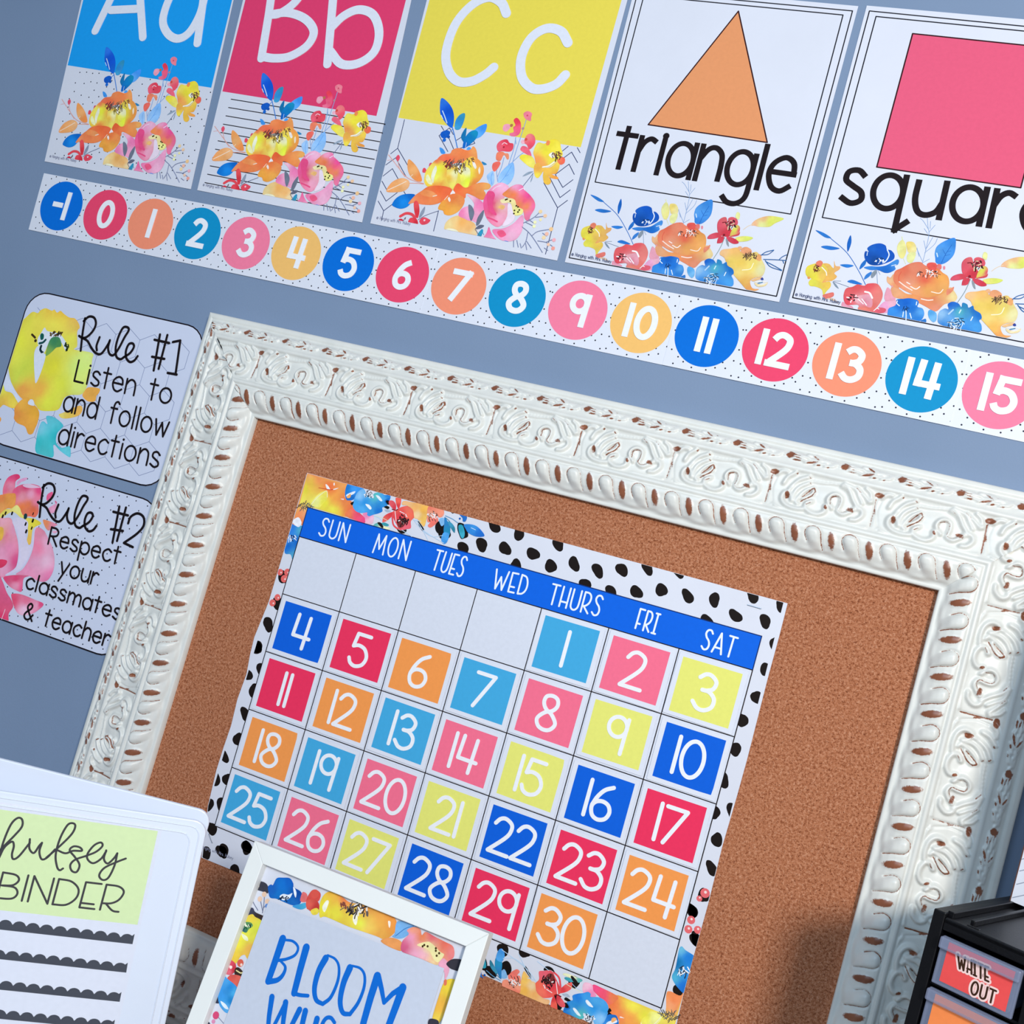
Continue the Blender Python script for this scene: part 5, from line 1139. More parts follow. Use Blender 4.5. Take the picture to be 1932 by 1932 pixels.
for t in ("872 370 822 632", "920 378 855 620", "828 408 935 435", "810 535 898 548"): p.stroke([sh.uv(*R5(*q)) for q in nums(t)], .044, INK)
p.stroke([sh.uv(*R5(*q)) for q in nums("936 492 955 445 1005 420 1048 448 1048 510 1000 568 905 635")], .044, INK, True); p.stroke([sh.uv(*R5(*q)) for q in nums("905 635 970 666")], .044, INK)
for st, a_, b_, c_ in (('Respect', R5(352, 642), R5(862, 792), R5(380, 520)), ('your', R5(430, 858), R5(700, 944), R5(462, 735)), ('classmates', R5(185, 962), R5(868, 1200), R5(215, 850)), ('& teacher', R5(172, 1185), R5(785, 1392), R5(205, 1068))):
    text(p, sh, st, a_, b_, c_, .036, INK, xh=.68)
p.build('lettering', root, 'black lettering Rule #2 Respect your classmates & teacher')
GAIN[0] = 1.13
# ------------------------------------------------------------------ calendar pinned to the cork
ZK = ZC+.022
C1 = Crop(480, 860, .20704); C2 = Crop(380, 1220, .20704); C3 = Crop(760, 1120, .20704); C4 = Crop(1120, 1100, .20704); C5 = Crop(1040, 1480, .20704); C6 = Crop(380, 1432, .31056)
CU = Crop(350, 560, .31056); CV = Crop(900, 700, .31056); CB = Crop(560, 880, .20704); C7 = Crop(880, 1700, .2381)
cal_px = [(380, 1618), (454.7, 1648.4), (906.2, 1836.9), (1118, 1932), (1262, 1996), (1276.5, 1932), (1288.5, 1880), (1309, 1803), (1336, 1705.7), (1363, 1596), (1391, 1500), (1410, 1431), (1449, 1278), (1469.9, 1201.4), (1486, 1138.3),
          (1330, 1096), (1100, 1034), (860, 969), (579.4, 892), (556.6, 967.7), (536, 1038), (507, 1135.4), (480, 1201.6), (472, 1234), (465, 1272), (448, 1319), (436, 1369), (421, 1412.5), (408, 1454), (392.4, 1520)]
sh = Sheet(hit(*cal_px[0], ZK), (1, .0054, 0), (0, 1, 0))
uv = [sh.uv(*q) for q in cal_px]
cal = empty('wall_calendar', sh.mw()); tag(cal, 'large monthly calendar sheet with floral and black-spotted border, stapled to the cork', 'calendar')
MB().prism([(u*S, v*S) for u, v in uv], -.0009, 0).build('sheet', 'paper', cal)
calsh = sh
# grid fitted on the photograph
GO, GA, GW, GH, GT = np.array([5.7876, -4.4645]), .0054, 1.0166, .9205, .4695
def gpt(i, j, di=0., dj=0.):
    u = (i+di)*GW; v = -(j+dj)*GH if j >= 0 else GT
    P = np.array([GO[0]+u*math.cos(GA)-v*math.sin(GA), GO[1]+u*math.sin(GA)+v*math.cos(GA), .40])
    q = CAM_R @ (P-CAM_C); return calsh.uv(966+F_PX*q[0]/q[2], 966+F_PX*q[1]/q[2])
cu = [q[0] for q in uv]; cv_ = [q[1] for q in uv]
clipbox = (min(cu)+.30, 0.02, max(cu)-.03, max(cv_)-.02)
border_q = [sh.uv(*q) for q in ((381.5, 1617.5), (1263, 1994), (1485, 1139), (580, 893.5))]
# clip against the real outline with half planes of the right/top/bottom/left edges
def clip_poly(pts, outline):
    # outline: convex-ish polygon, ccw
    n = len(outline)
    for i in range(n):
        a_, b_ = outline[i], outline[(i+1) % n]; out = []
        sd = lambda p: (b_[0]-a_[0])*(p[1]-a_[1])-(b_[1]-a_[1])*(p[0]-a_[0])
        for k in range(len(pts)):
            p0, p1 = pts[k-1], pts[k]; s0, s1 = sd(p0), sd(p1)
            if (s0 >= 0) != (s1 >= 0):
                t = s0/(s0-s1); out.append((p0[0]+(p1[0]-p0[0])*t, p0[1]+(p1[1]-p0[1])*t))
            if s1 >= 0: out.append(p1)
        pts = out
        if len(pts) < 3: return []
    return pts
hull = [sh.uv(*q) for q in ((382, 1618), (1262, 1995), (1330, 1725), (1391, 1500), (1485.5, 1139), (580, 892.7), (393, 1520))]
class CPrint(Print):
    def poly(s, pts, col, smooth=False, lv=None, noclip=False):
        pts = spline(pts, True, 5) if smooth else list(pts)
        pts = clip_poly(pts, hull)
        if len(pts) >= 3: Print.poly(s, pts, col, False, lv)
    def blob(s, pts, stops, smooth=True, **kw):
        pts = spline([tuple(p) for p in pts], True, 5) if smooth else list(pts)
        pts = clip_poly(pts, hull)
        if len(pts) >= 3: Print.blob(s, pts, stops, False, **kw)
sp = CPrint(); rg = rgen(8)
def spot(crop, x, y, rx=33, ry=45, ang=-25):
    a = math.radians(ang+rg.uniform(-15, 15)); P = []
    for i in range(12):
        t = 2*math.pi*i/12; r = 1+.12*math.sin(2*t+x)+.08*math.cos(3*t+y); u = rx*r*math.cos(t); v = ry*r*math.sin(t)
        P.append(sh.uv(*crop(x+u*math.cos(a)-v*math.sin(a), y+u*math.sin(a)+v*math.cos(a))))
    q_ = CPrint(); q_.poly(P, '#191210', True, lv=0); q_.build('brush_spot', cal)
for x, y in ((105, 940), (255, 985), (493, 1050), (170, 1078), (340, 1110), (448, 1185), (590, 1172), (733, 1213), (880, 1208), (1035, 1195), (968, 1342), (1120, 1330), (1280, 1368), (1442, 1390), (1675, 1368), (1850, 1425), (1570, 1487), (1750, 1520), (815, 1345), (235, 1185), (1395, 1518), (28, 1055), (655, 1300), (1225, 1215), (-85, 1080), (-200, 985)):
    spot(CV, x, y)
for x, y in ((1655, 560), (1572, 790), (1490, 1045), (1352, 1250), (1290, 1515), (1185, 1800)): spot(C4, x, y, 50, 70, -20)
for x, y in ((1645, 240), (1510, 505), (1462, 765), (1485, 250), (1390, 1010), (1275, 1150), (1320, 1420)): spot(C5, x, y, 48, 72, -20)
for x, y in ((125, 1535), (20, 1735), (215, 1345), (265, 1105)): spot(C1, x, y, 46, 66, -15)
for x, y in ((505, 10), (415, 250), (475, 405), (400, 615), (335, 845), (200, 995), (130, 1205), (180, 1440), (65, 1440), (95, 1660), (205, 1860), (415, 1825), (40, 1880), (240, 1215), (545, 215)): spot(C2, x, y, 44, 64, -15)
for x, y in ((205, 680), (275, 540), (120, 560)): spot(C6, x, y, 30, 40, -15)
for x, y in ((290, 385), (195, 560), (460, 400), (850, 640), (720, 800), (1140, 930), (1790, 75), (1820, 300), (1680, 700)): spot(C7, x, y, 40, 58, -20)
fp = CPrint(); fp.boxes.append(((-20, -20, 20, 20), 2)); A = Art(fp, sh, CB); border_calendar(A)
# the same cluster turned round fills the opposite corner
tl = np.array(sh.uv(579.4, 892)); br = np.array(sh.uv(1262, 1996))
A2 = Art(fp, sh, CB, lambda q: (br[0]-(q[0]-tl[0])*1.0, br[1]-(q[1]-tl[1])*1.0)); border_calendar(A2)
A3 = Art(fp, sh, C1); 
A3.b("275 880 300 720 330 620 380 640 440 640 450 700 400 780 370 880 350 960 330 900", "340 660 #2C78D0", "300 820 #1466C4", "420 680 #4CA0C0", "400 780 #1464C0", "350 920 #4C9CC0", "320 750 #3C8CDC")
A3.specks(345, 745, 40, 24, 16, 30, 8, ['#F0F4FA', '#F4F8FC', '#1A3A70'], 41); A3.b("345 600 400 560 430 610 400 650", "#F2F2FA", rim=.99)
for x, y, r in ((235, 1060, 28), (300, 1060, 30), (272, 1120, 32), (305, 1115, 22), (210, 1290, 28), (165, 1340, 30)): A3.c(x, y, r, '#DC6460' if r > 24 else '#E8847C'); A3.c(x+8, y+4, r*.25, '#F8D8D4')
A5 = Art(fp, sh, C5)
for x, y, r in ((1402, 990, 42), (1350, 1040, 26), (1275, 1235, 36), (1250, 1320, 36), (1335, 1325, 34)): A5.c(x, y, r, '#DC6468' if r > 24 else '#E4848C'); A5.c(x+4, y-8, r*.3, '#F8DCD8')
A5.b("1150 1580 1165 1500 1190 1475 1225 1510 1300 1560 1340 1620 1300 1760 1230 1900 1160 1860 1100 1760 1130 1680", "1180 1490 #6CBAD8", "1250 1580 #1C78CC", "1150 1620 #1470A8", "1250 1720 #2C8CD8", "1120 1760 #4CA8C8", "1200 1840 #1C6CC4")
A5.specks(1210, 1690, 50, 40, 26, 44, 9, ['#F2F6FA', '#F0F4FA', '#1A2A40'], 42)
fp.build('flower_print', cal, 'watercolour flowers in two corners of the border')
# white cell area, header and grid
gp = Print()
q = [gpt(0, 5), gpt(7, 5), gpt(7, 0), gpt(0, 0)]
gp.poly(q, '#D9DDE9', lv=26); gp.build('cell_print', cal)
hd = Print(); hd.poly([gpt(0, 0), gpt(7, 0), gpt(7, -1), gpt(0, -1)], '#0B5FD2', lv=27)
hd.build('header_band', cal, 'blue weekday band')
gl = Print(); LW = .014
for i in range(8): gl.stroke([gpt(i, 0), gpt(i, 5)], LW, '#1A1214', cap='b', lv=29)
for j in range(6): gl.stroke([gpt(0, j), gpt(7, j)], LW, '#1A1214', cap='b', lv=30)
gl.stroke([gpt(0, 0), gpt(0, -1), gpt(7, -1), gpt(7, 0)], LW, '#0A2A66', cap='b', lv=29)
gl.build('grid_lines', cal, 'thin black grid lines')
tx = Print(); tx.boxes.append(((-20, -20, 20, 20), 31)); Wt = '#EDF2FC'
for st, cr, a_, b_, c_ in (('SUN', C1, (585, 722), (832, 788), (630, 565)), ('MON', C1, (1080, 880), (1382, 952), (1128, 712)), ('TUES', CU, (1495, 1655), (1680, 1702), (1532, 1538)),
                           ('WED', CV, (92, 1318), (290, 1362), (122, 1205)), ('THURS', CV, (432, 1412), (738, 1490), (464, 1294)), ('FRI', CV, (962, 1562), (1082, 1597), (995, 1445)), ('SAT', CV, (1360, 1685), (1550, 1742), (1395, 1567))):
    tx = Print(); tx.boxes.append(((-20, -20, 20, 20), 31)); text(tx, sh, st, cr(*a_), cr(*b_), cr(*c_), .026, Wt, gap=.22, suf='!'); tx.build('weekday_name', cal, 'white lettering '+st)
cp = Print(); text(cp, sh, COPY, C6(-25, 530), C6(192, 612), C6(-22, 512), .006, '#7A7C90'); cp.build('copyright_line', cal)
cr_ = Print(); cr_.boxes.append(((-20, -20, 20, 20), 31)); 
def staple(p, q):
    a_, b_ = sh.uv(*p), sh.uv(*q); m_ = MB(); m_.tube([(a_[0]*S, a_[1]*S, .0002), (a_[0]*S, a_[1]*S, .0011), (b_[0]*S, b_[1]*S, .0011), (b_[0]*S, b_[1]*S, .0002)], .00035, 6)
    m_.build('staple', 'steel', cal)
staple(C4(1403, 198), C4(1527, 234)); staple(C2(72, 1705), C2(102, 1788))

# ---- the thirty date cards
BL, RD, OR, LB, PK, YL = '#0A5BCC', '#E23158', '#F2974E', '#40A0D0', '#F26F8C', '#DCDB70'
CN = {BL: 'dark blue', RD: 'red', OR: 'orange', LB: 'light blue', PK: 'pink', YL: 'yellow'}
DC = [LB, PK, YL, BL, RD, OR, LB, PK, YL, BL, RD, OR, LB, PK, YL, BL, RD, OR, LB, PK, YL, BL, RD, OR, LB, PK, YL, BL, RD, OR]
DOW = ['Sunday', 'Monday', 'Tuesday', 'Wednesday', 'Thursday', 'Friday', 'Saturday']
rg = rgen(21)
for n in range(1, 31):
    cell = n+3; i, j = cell % 7, cell//7
    P00, P10, P01 = (np.array(gpt(i, j+1)), np.array(gpt(i+1, j+1)), np.array(gpt(i, j)))
    cc = (P10+P01)/2+np.array([rg.uniform(-.012, .012), rg.uniform(-.01, .008)])
    an = rg.uniform(-.008, .008)
    O = calsh.at(cc[0], cc[1], (31+3)*STEP/S+.012)
    c_, s_2 = math.cos(an+GA*0), math.sin(an)
    cs = Sheet(O, calsh.ux*c_+calsh.uy*s_2, -calsh.ux*s_2+calsh.uy*c_)
    root = empty('date_card', cs.mw())
    tag(root, '%s date card with the white number %d in the %s column' % (CN[DC[n-1]], n, DOW[i]), 'card', 'date cards on the calendar')
    hw, hh = .478, .434
    P = bez_corner([(-hw+rg.uniform(-.012, .006), -hh+rg.uniform(-.008, .008)), (hw+rg.uniform(-.01, .01), -hh+rg.uniform(-.012, .004)), (hw+rg.uniform(-.012, .008), hh+rg.uniform(-.01, .006)), (-hw+rg.uniform(-.008, .01), hh+rg.uniform(-.008, .006))], .02)
    MB().prism([(u*S, v*S) for u, v in P], -.0005, 0).build('card_base', 'card', root)
    cp = Print(); a_, b_ = .412, .378; wv = .012
    if n in (6, 10, 15, 18, 4): rc = .10
    else: rc = .0
    C_ = [(-a_, -b_), (a_, -b_), (a_, b_), (-a_, b_)]
    if rc:   # a corner cut round by the scissors
        k = 1 if n in (10, 4) else 2; p = np.array(C_[k]); pa, pb = np.array(C_[k-1]), np.array(C_[(k+1) % 4])
        a2 = p+(pa-p)/np.linalg.norm(pa-p)*(.16 if k == 1 else .09); b2_ = p+(pb-p)/np.linalg.norm(pb-p)*(.10 if k == 1 else .24)
        C_ = C_[:k]+[tuple(a2), tuple(p*.90+(a2+b2_)*.05), tuple(b2_)]+C_[k+1:]
    cp.poly(C_, DC[n-1]); 
    cp.build('colour_square', root, CN[DC[n-1]]+' square')
    q = Print(); s_num = str(n)
    digits(q, s_num, (0, 0), .49, .056, '#F0F1F6', .11, 'r', .0005, 1)
    q.build('numeral', root)

GAIN[0] = 0.98
# ------------------------------------------------------------------ things standing on the desk
def axes(a, b, c):
    ca, sa = math.cos(a), math.sin(a); Ry = np.array([[ca, 0, -sa], [0, 1, 0], [sa, 0, ca]])
    cb, sb = math.cos(b), math.sin(b); Rx = np.array([[1, 0, 0], [0, cb, -sb], [0, sb, cb]])
    cc, sc = math.cos(c), math.sin(c); Rz = np.array([[cc, -sc, 0], [sc, cc, 0], [0, 0, 1]])
    return Ry @ Rx @ Rz
# ---- small white picture frame
M_ = axes(.058, -.209, .032); FW, FB = 3.019, .204; FH = 4.42
O_tl = np.array([8.262, -7.85, 3.824]); O_bl = O_tl-M_[:, 1]*FH
fs = Sheet(O_bl, M_[:, 0], M_[:, 1])
lowy = min(fs.at(0, 0, -.2)[1], fs.at(FW, 0, -.2)[1], fs.at(0, 0)[1]); 
cut = max(0.0, (YD+.012-lowy)); FH2 = 0.0+cut/fs.uy[1]
fr = empty('picture_frame', fs.mw()); tag(fr, 'small white picture frame with a floral print reading BLOOM, leaning in front of the calendar', 'picture frame')
D = .17*S
def rail4(a, b): return MB().box((a[0]*S, a[1]*S, -D), (b[0]*S, b[1]*S, 0))
def mit(P): return MB().prism([(u*S, v*S) for u, v in P], -D, 0)
v0 = FH2
for P in ([(0, v0), (FW, v0), (FW-FB, v0+FB), (FB, v0+FB)], [(FB, FH-FB), (FW-FB, FH-FB), (FW, FH), (0, FH)], [(0, v0), (FB, v0+FB), (FB, FH-FB), (0, FH)], [(FW-FB, v0+FB), (FW, v0), (FW, FH), (FW-FB, FH-FB)]):
    mit(P).build('frame_side', 'white_frame', fr, bevel=.0006)
MB().box((.03*S, (v0+.03)*S, -D-.002), ((FW-.03)*S, (FH-.03)*S, -D+.0006)).build('backing_board', 'edge_brown', fr)
zr = -.11*S
MB().box(((FB-.06)*S, (v0+FB-.06)*S, -D+.0008), ((FW-FB+.06)*S, (FH-FB+.06)*S, zr-.0002)).build('print_sheet', 'paper', fr)
ps = Sheet(fs.at(0, 0, zr/S), fs.ux, fs.uy); pm = Matrix.Translation((0, 0, zr))
inner = [ps.uv(*C6(*q)) for q in ((412, 862), (1478, 1272))]   # top corners of the grey panel
fp = Print(clip=(FB-.05, v0+FB-.05, FW-FB+.05, FH-FB+.05)); A = Art(fp, ps, C6); b, l, c = A.b, A.l, A.c
c4 = Crop(280, 1640, .15528); c5 = Crop(700, 1640, .15528); A4 = Art(fp, ps, c4); A5 = Art(fp, ps, c5)
A4.b("1335 150 1400 155 1450 200 1455 290 1380 270 1300 240 1310 190", "#3C3C48"); A4.c(1330, 205, 18, '#E8D0C0')
for t in ("1310 250 1270 380 1330 500", "1360 370 1390 520", "1410 330 1400 450 1385 530", "1445 410 1400 470"): A4.l(t, 8, '#6C7490')
for x, y in ((1355, 362), (1408, 305), (1445, 390)): A4.c(x, y, 28, '#EEC8AC')
A4.b("1425 425 1460 420 1445 470 1420 460", "#6A90D0")
A4.b("1455 210 1490 185 1515 190 1560 110 1640 102 1720 110 1760 170 1770 220 1850 270 1870 340 1840 420 1760 440 1650 400 1560 360 1480 345 1458 270", "1500 230 #1A62BC", "1620 180 #1172CC", "1700 150 #0F62C0", "1600 320 #1578CC", "1800 300 #0C4CA4", "1750 400 #1868B8")
A4.b("1760 215 1785 240 1800 290 1790 345 1770 300", "#EEF3FA", rim=.98); A4.b("1595 330 1640 300 1700 310 1750 290 1720 350 1680 370 1630 375", "#EAF0F8", rim=.98); A4.specks(1660, 350, 60, 24, 12, 34, 10, ['#0E1E38', '#102848'], 51)
A4.b("1750 450 1850 420 1910 410 1920 460 1850 490", "1780 455 #3C9CD8", "1900 440 #4CB0D8"); A4.b("1870 285 1900 280 1930 310 1930 380 1890 400 1845 380", "#E47070")
b("640 850 670 800 700 795 725 820 715 860 690 870 640 900", "#DC5048"); c(690, 820, 24, '#E0584C'); b("640 905 640 860 690 855 715 880 712 920 690 940 650 915", "650 880 #E06050", "700 910 #C83C38"); b("665 920 700 905 715 925 700 945 675 945", "#F0D84C")
b("720 960 720 880 750 820 800 805 860 840 900 870 960 880 1040 890 1100 930 1170 960 1190 1020 1160 1070 1110 1095 1060 1075 900 1020 760 960", "740 900 #F0E640", "790 850 #F4C048", "870 860 #F08850", "820 930 #F2E848", "940 960 #F4D848", "960 1000 #E8EC50", "1080 960 #F4AC50", "1160 1000 #F49C48", "1080 1060 #F4B050", "1000 920 #F0A050", "1010 1020 #F4D060")
b("735 900 760 860 775 870 750 930", "#F8F6E0", rim=.98); b("930 930 950 960 940 1010 920 980", "#FAF6E0", rim=.98); b("1135 985 1150 990 1145 1025 1138 1015", "#FCF0E0", rim=.98)
A.specks(950, 905, 75, 40, 40, 30, 8, ['#4A4444', '#6A5F5C', '#F2EEE8', '#2E2828'], 52, 110, 50); A.specks(865, 885, 24, 14, 8, 18, 9, ['#8A4A3C'], 53)
b("1175 1060 1195 985 1300 1010 1290 1040 1220 1090 1160 1080", "#7CB4E8"); l("1180 1075 1240 1030 1290 1015", 4, '#3C7CC0'); b("1090 1105 1150 1085 1215 1110 1215 1165 1150 1145", "#F2A05C")
b("1215 1165 1220 1110 1260 1065 1250 1040 1290 1020 1330 1035 1340 1070 1365 1050 1420 1080 1480 1110 1530 1140 1535 1200 1500 1230 1470 1240 1420 1250 1340 1215 1270 1190",
  "1235 1140 #DC5C88", "1270 1080 #EE9CBC", "1290 1030 #F4A078", "1340 1080 #F08858", "1400 1080 #EC6C78", "1480 1130 #EC7460", "1520 1190 #EE8484", "1350 1180 #F4B4C4", "1300 1190 #F0A8C4", "1440 1200 #F08C60", "1420 1230 #F4D8A0", "1380 1150 #F2E0A0")
b("1310 1130 1370 1110 1400 1120 1450 1170 1475 1190 1440 1235 1410 1215 1380 1160", "#F4E8A8", rim=.97)
for x, y in ((1345, 1138), (1375, 1138), (1355, 1130), (1425, 1165), (1430, 1195), (1445, 1180), (1425, 1150)): c(x, y, 6, '#4A3418')
b("1440 1250 1470 1210 1500 1240 1505 1290 1480 1340 1475 1290", "#F0A8C0"); b("1490 1240 1530 1215 1590 1225 1590 1290 1530 1280 1500 1262", "#35333C")
b("1480 1350 1540 1340 1530 1400 1500 1480 1450 1600 1400 1600 1440 1450", "1500 1380 #EED040", "1450 1500 #F4B848", "1430 1580 #F2D050"); b("1475 1345 1490 1340 1490 1370 1475 1375", "#E87858"); b("1385 1580 1440 1590 1430 1640 1380 1640", "#3A3844")
# left border
A4.b("1190 555 1220 480 1270 470 1300 520 1385 560 1405 570 1385 640 1290 620 1240 560", "1220 500 #42445A", "1350 580 #3A2E2C"); 
A4.b("1150 700 1180 590 1260 545 1300 580 1380 635 1350 760 1280 900 1240 1000 1210 1085 1190 1070 1170 1040 1120 1060 1060 1150 1010 1100 1040 980 1100 820", "1250 600 #F0D44C", "1200 720 #E4E850", "1300 720 #DCE048", "1240 820 #E8E450", "1120 900 #ECE448", "1220 960 #F4B858", "1180 1040 #F2C450", "1060 1080 #F2D048")
A4.b("1130 780 1200 820 1210 870 1160 850", "#F0F2C8", rim=.98); A4.b("1160 655 1200 640 1250 650 1270 690 1220 730 1190 770 1140 750 1130 700", "1180 700 #4C8C58", "1240 680 #6CA060", "1150 740 #2C6470"); A4.specks(1200, 680, 55, 45, 14, 28, 9, ['#1E4C3C', '#102E38', '#EEF0D8'], 54)
A4.b("975 1100 1010 1105 1060 1150 1060 1230 1000 1285 930 1260 950 1190", "960 1160 #DC4C70", "1040 1220 #CC3440", "980 1250 #E46C7C"); A4.b("990 1170 1020 1180 1010 1210 985 1200", "#FAE4E0"); A4.c(1118, 1140, 38, '#E06450'); A4.c(1130, 1160, 14, '#F8D8C8')
A4.b("1060 1200 1100 1195 1150 1250 1130 1310 1060 1290 1045 1250", "#3A2A24"); A4.l("1070 1230 1120 1260 1145 1255", 12, '#EEE0A0'); A4.b("960 1330 1000 1285 1080 1285 1130 1320 1080 1440 1020 1380", "1000 1320 #DC5850", "1080 1380 #E86858")
A4.b("915 1300 960 1330 1080 1440 1040 1560 970 1745 880 1680 850 1590 840 1500", "940 1360 #4CA4E4", "1000 1440 #2C90DC", "1040 1500 #4CB0E8", "920 1500 #3C98E0", "960 1680 #5CB0EC", "1000 1600 #1C88D0"); A4.b("880 1600 940 1640 975 1700 930 1690 890 1640", "#E8F2FA", rim=.98)
A4.b("835 1500 850 1590 855 1630 800 1610", "#34384E"); A4.c(820, 1775, 38, '#DC4C78'); A4.l("850 1800 920 1880", 6, '#707898'); A4.c(790, 1850, 22, '#E090B4'); A4.b("695 1880 700 1850 740 1860 750 1900", "#34384E")
fp.build('flower_print', fr, 'watercolour floral border', mw=pm)
# grey panel with brush lettering
ga, gb = inner; 
pp = Print(); dv = np.array(gb)-np.array(ga); dn = np.array([dv[1], -dv[0]])/np.linalg.norm(dv)
pl = np.array(ps.uv(*c4(1400, 470))); pl2 = np.array(ps.uv(*c4(970, 1745))); 
low = v0+FB+.25; t_ = (low-ga[1])/(pl2[1]-ga[1]); gbl = (ga[0]+(pl2[0]-ga[0])*t_, low); gbr = (gb[0]+(gbl[0]-ga[0])+.0, low)
pp.poly([gbl, gbr, gb, ga], '#CBD2E2', lv=44)
pp.build('text_panel', fr, 'pale grey panel', mw=pm)
tp = Print(); BQ = '#0A6CD2'
def br_(t, w, w2=None, sm=True): tp.stroke([ps.uv(*C6(*q)) for q in nums(t)], w*(1.22 if w > 24 else .95)*A.k, BQ, sm, lv=46+.7*len(tp.boxes), w2=w2*(1.18 if w2 > 24 else .95)*A.k if w2 else None); tp.boxes.append(((0, 0, 0, 0), 0))
br_("497 1092 452 1225 408 1350", 34, 30); br_("505 1098 560 1108 590 1145 572 1190 520 1215 468 1224", 14, 18); br_("480 1224 512 1262 500 1308 465 1342 412 1352", 12, 26)
br_("640 1145 604 1275 566 1422", 34, 30, False); br_("566 1424 602 1434 650 1438", 22, 20)
br_("758 1210 715 1290 690 1390 700 1462 740 1488", 30, 22); br_("740 1488 790 1445 832 1345 838 1262 815 1215 770 1192", 22, 12)
br_("905 1268 866 1362 846 1470 862 1540 905 1550", 30, 22); br_("905 1550 955 1480 990 1390 994 1315 968 1272 920 1256", 22, 12)
br_("1072 1318 1030 1450 985 1610", 34, 30, False); br_("1078 1322 1098 1400 1112 1478", 26, 22, False); br_("1112 1480 1165 1425 1226 1388", 22, 26, False); br_("1226 1388 1185 1500 1140 1620", 34, 30, False)
br_("432 1445 415 1560 402 1700", 26, 24, False); br_("402 1700 460 1590 515 1478", 20, 24, False); br_("515 1478 500 1600 490 1740", 26, 22, False); br_("490 1740 545 1630 600 1522", 20, 26, False)
br_("635 1530 600 1680 575 1780", 26, 24, False); br_("706 1578 675 1690 648 1800", 26, 24, False); br_("605 1665 690 1690", 18, 18, False); br_("722 1690 780 1700", 16, 16, False); br_("720 1800 755 1825 800 1815", 18, 14)
br_("812 1600 790 1572 760 1576 735 1620 715 1720 720 1800", 20, 24); 
tp.build('lettering', fr, 'blue brush lettering BLOOM', mw=pm)
MB().box(((FB-.04)*S, (v0+FB-.04)*S, -.0045), ((FW-FB+.04)*S, (FH-FB+.04)*S, -.0035)).build('glass', 'glass', fr)
e0 = fs.at(FW*.35, FH*.62, -.19); e1 = fs.at(FW*.65, FH*.62, -.19)
ey = YD+.01; pz = fs.at(FW*.5, v0, -.19)
st = MB(); Lz = fs.local((fs.at(FW*.5, 0)[0], ey, fs.at(FW*.5, FH*.5)[2]-1.9))
p0 = Vector((FW*.5*S, FH*.62*S, -D-.002)); p1 = Vector((Lz[0]*S, Lz[1]*S, Lz[2]*S)); 
wv = Vector((.35*S, 0, 0)); k = len(st.v)
th = Vector((0, .0025, .001))
st.v += [tuple(q) for q in (p0-wv*.6, p0+wv*.6, p1+wv, p1-wv, p0-wv*.6-th, p0+wv*.6-th, p1+wv+th, p1-wv+th)]
st.f += [(0, 1, 2, 3), (7, 6, 5, 4), (0, 4, 5, 1), (1, 5, 6, 2), (2, 6, 7, 3), (3, 7, 4, 0)]
st.build('easel_leg', 'edge_brown', fr)

# ---- white ring binder
BN = Crop(0, 1400, .27533); BC = Crop(200, 1440, .15528)
Mb = axes(-.512, .079, .077); Of = np.array([7.636, -7.85, 3.865])
cs = Sheet(Of, Mb[:, 0], Mb[:, 1]); WB = 4.15
def floor_v(sh, u, w=0): return (YD+.006-sh.at(u, 0, w)[1])/sh.uy[1]
T_ = .05
bd = empty('ring_binder', cs.mw()); tag(bd, 'white ring binder with lime green cover label, standing slightly open at the lower left', 'binder')
def cover(sh, top_l, top_r, w0, w1, name, parent, mat='vinyl', mwx=None, r=.16):
    P = [(-WB, floor_v(sh, -WB, w0)), (0, floor_v(sh, 0, w0)), (0, top_r), (-WB, top_l)]
    rr = bez_corner(P, r); return MB().prism([(u*S, v*S) for u, v in rr], w0*S, w1*S).build(name, mat, parent, mwx, bevel=.0008)
cover(cs, .0, .0, -T_, 0, 'front_cover', bd)
# page behind the clear overlay
def uvb(x, y, cr=BN): return cs.uv(*cr(x, y))
pg = Print(); 
tr, brr, tl_, bl_ = uvb(1082, 610), uvb(942, 1252), uvb(0, 462), uvb(0, 1152)
dl = np.array(tl_)-np.array(tr); tl2 = tuple(np.array(tr)+dl/np.linalg.norm(dl)*3.2); d3 = np.array(bl_)-np.array(brr); bl2 = tuple(np.array(brr)+d3/np.linalg.norm(d3)*3.2)
pe = [uvb(690, 775, BC), uvb(430, 1932, BC)]
vv = floor_v(cs, -2)+.25; t_ = (vv-pe[0][1])/(pe[1][1]-pe[0][1]); pbr = (pe[0][0]+(pe[1][0]-pe[0][0])*t_, vv); pbl = (pbr[0]-3.4, max(vv, floor_v(cs, -WB)+.25)); ptl = (pe[0][0]-3.4, pe[0][1]+.02)
pg.poly([pbl, pbr, pe[0], ptl], '#E2E5F2'); pg.build('cover_page', bd, 'white cover page')
lb = Print(); lb.boxes.append(((-9, -9, 9, 9), 2)); lb.poly([bl2, brr, tr, tl2], '#DDF0B4'); lb.build('name_panel', bd, 'lime green panel')
tx = Print(); tx.boxes.append(((-9, -9, 9, 9), 5)); IB = '#241A12'; lv = 6
for t in ("-30 770 40 700 100 640 150 580 152 532 122 520 75 565 25 680 -5 790", "-5 790 30 722 82 682 95 712 82 770 92 802 132 780 205 690", "205 665 202 730 232 760 268 712 288 690", "288 690 270 750 285 802 322 792 378 735",
          "318 792 400 722 488 635 516 578 500 556 462 570 412 660 382 770 390 850 408 878 432 866", "388 738 448 762 500 745 560 745 548 722 505 715 478 742 515 790 545 842 525 890 492 882 482 842 515 806 590 780",
          "590 780 658 752 702 712 690 688 645 708 602 762 600 802 638 830 692 800 728 748", "728 742 712 800 738 832 782 795 804 762", "804 762 784 848 742 930 702 944 680 912 716 862 800 822 862 798"):
    tx.stroke([uvb(*q) for q in nums(t)], .024, IB, True, lv=lv)
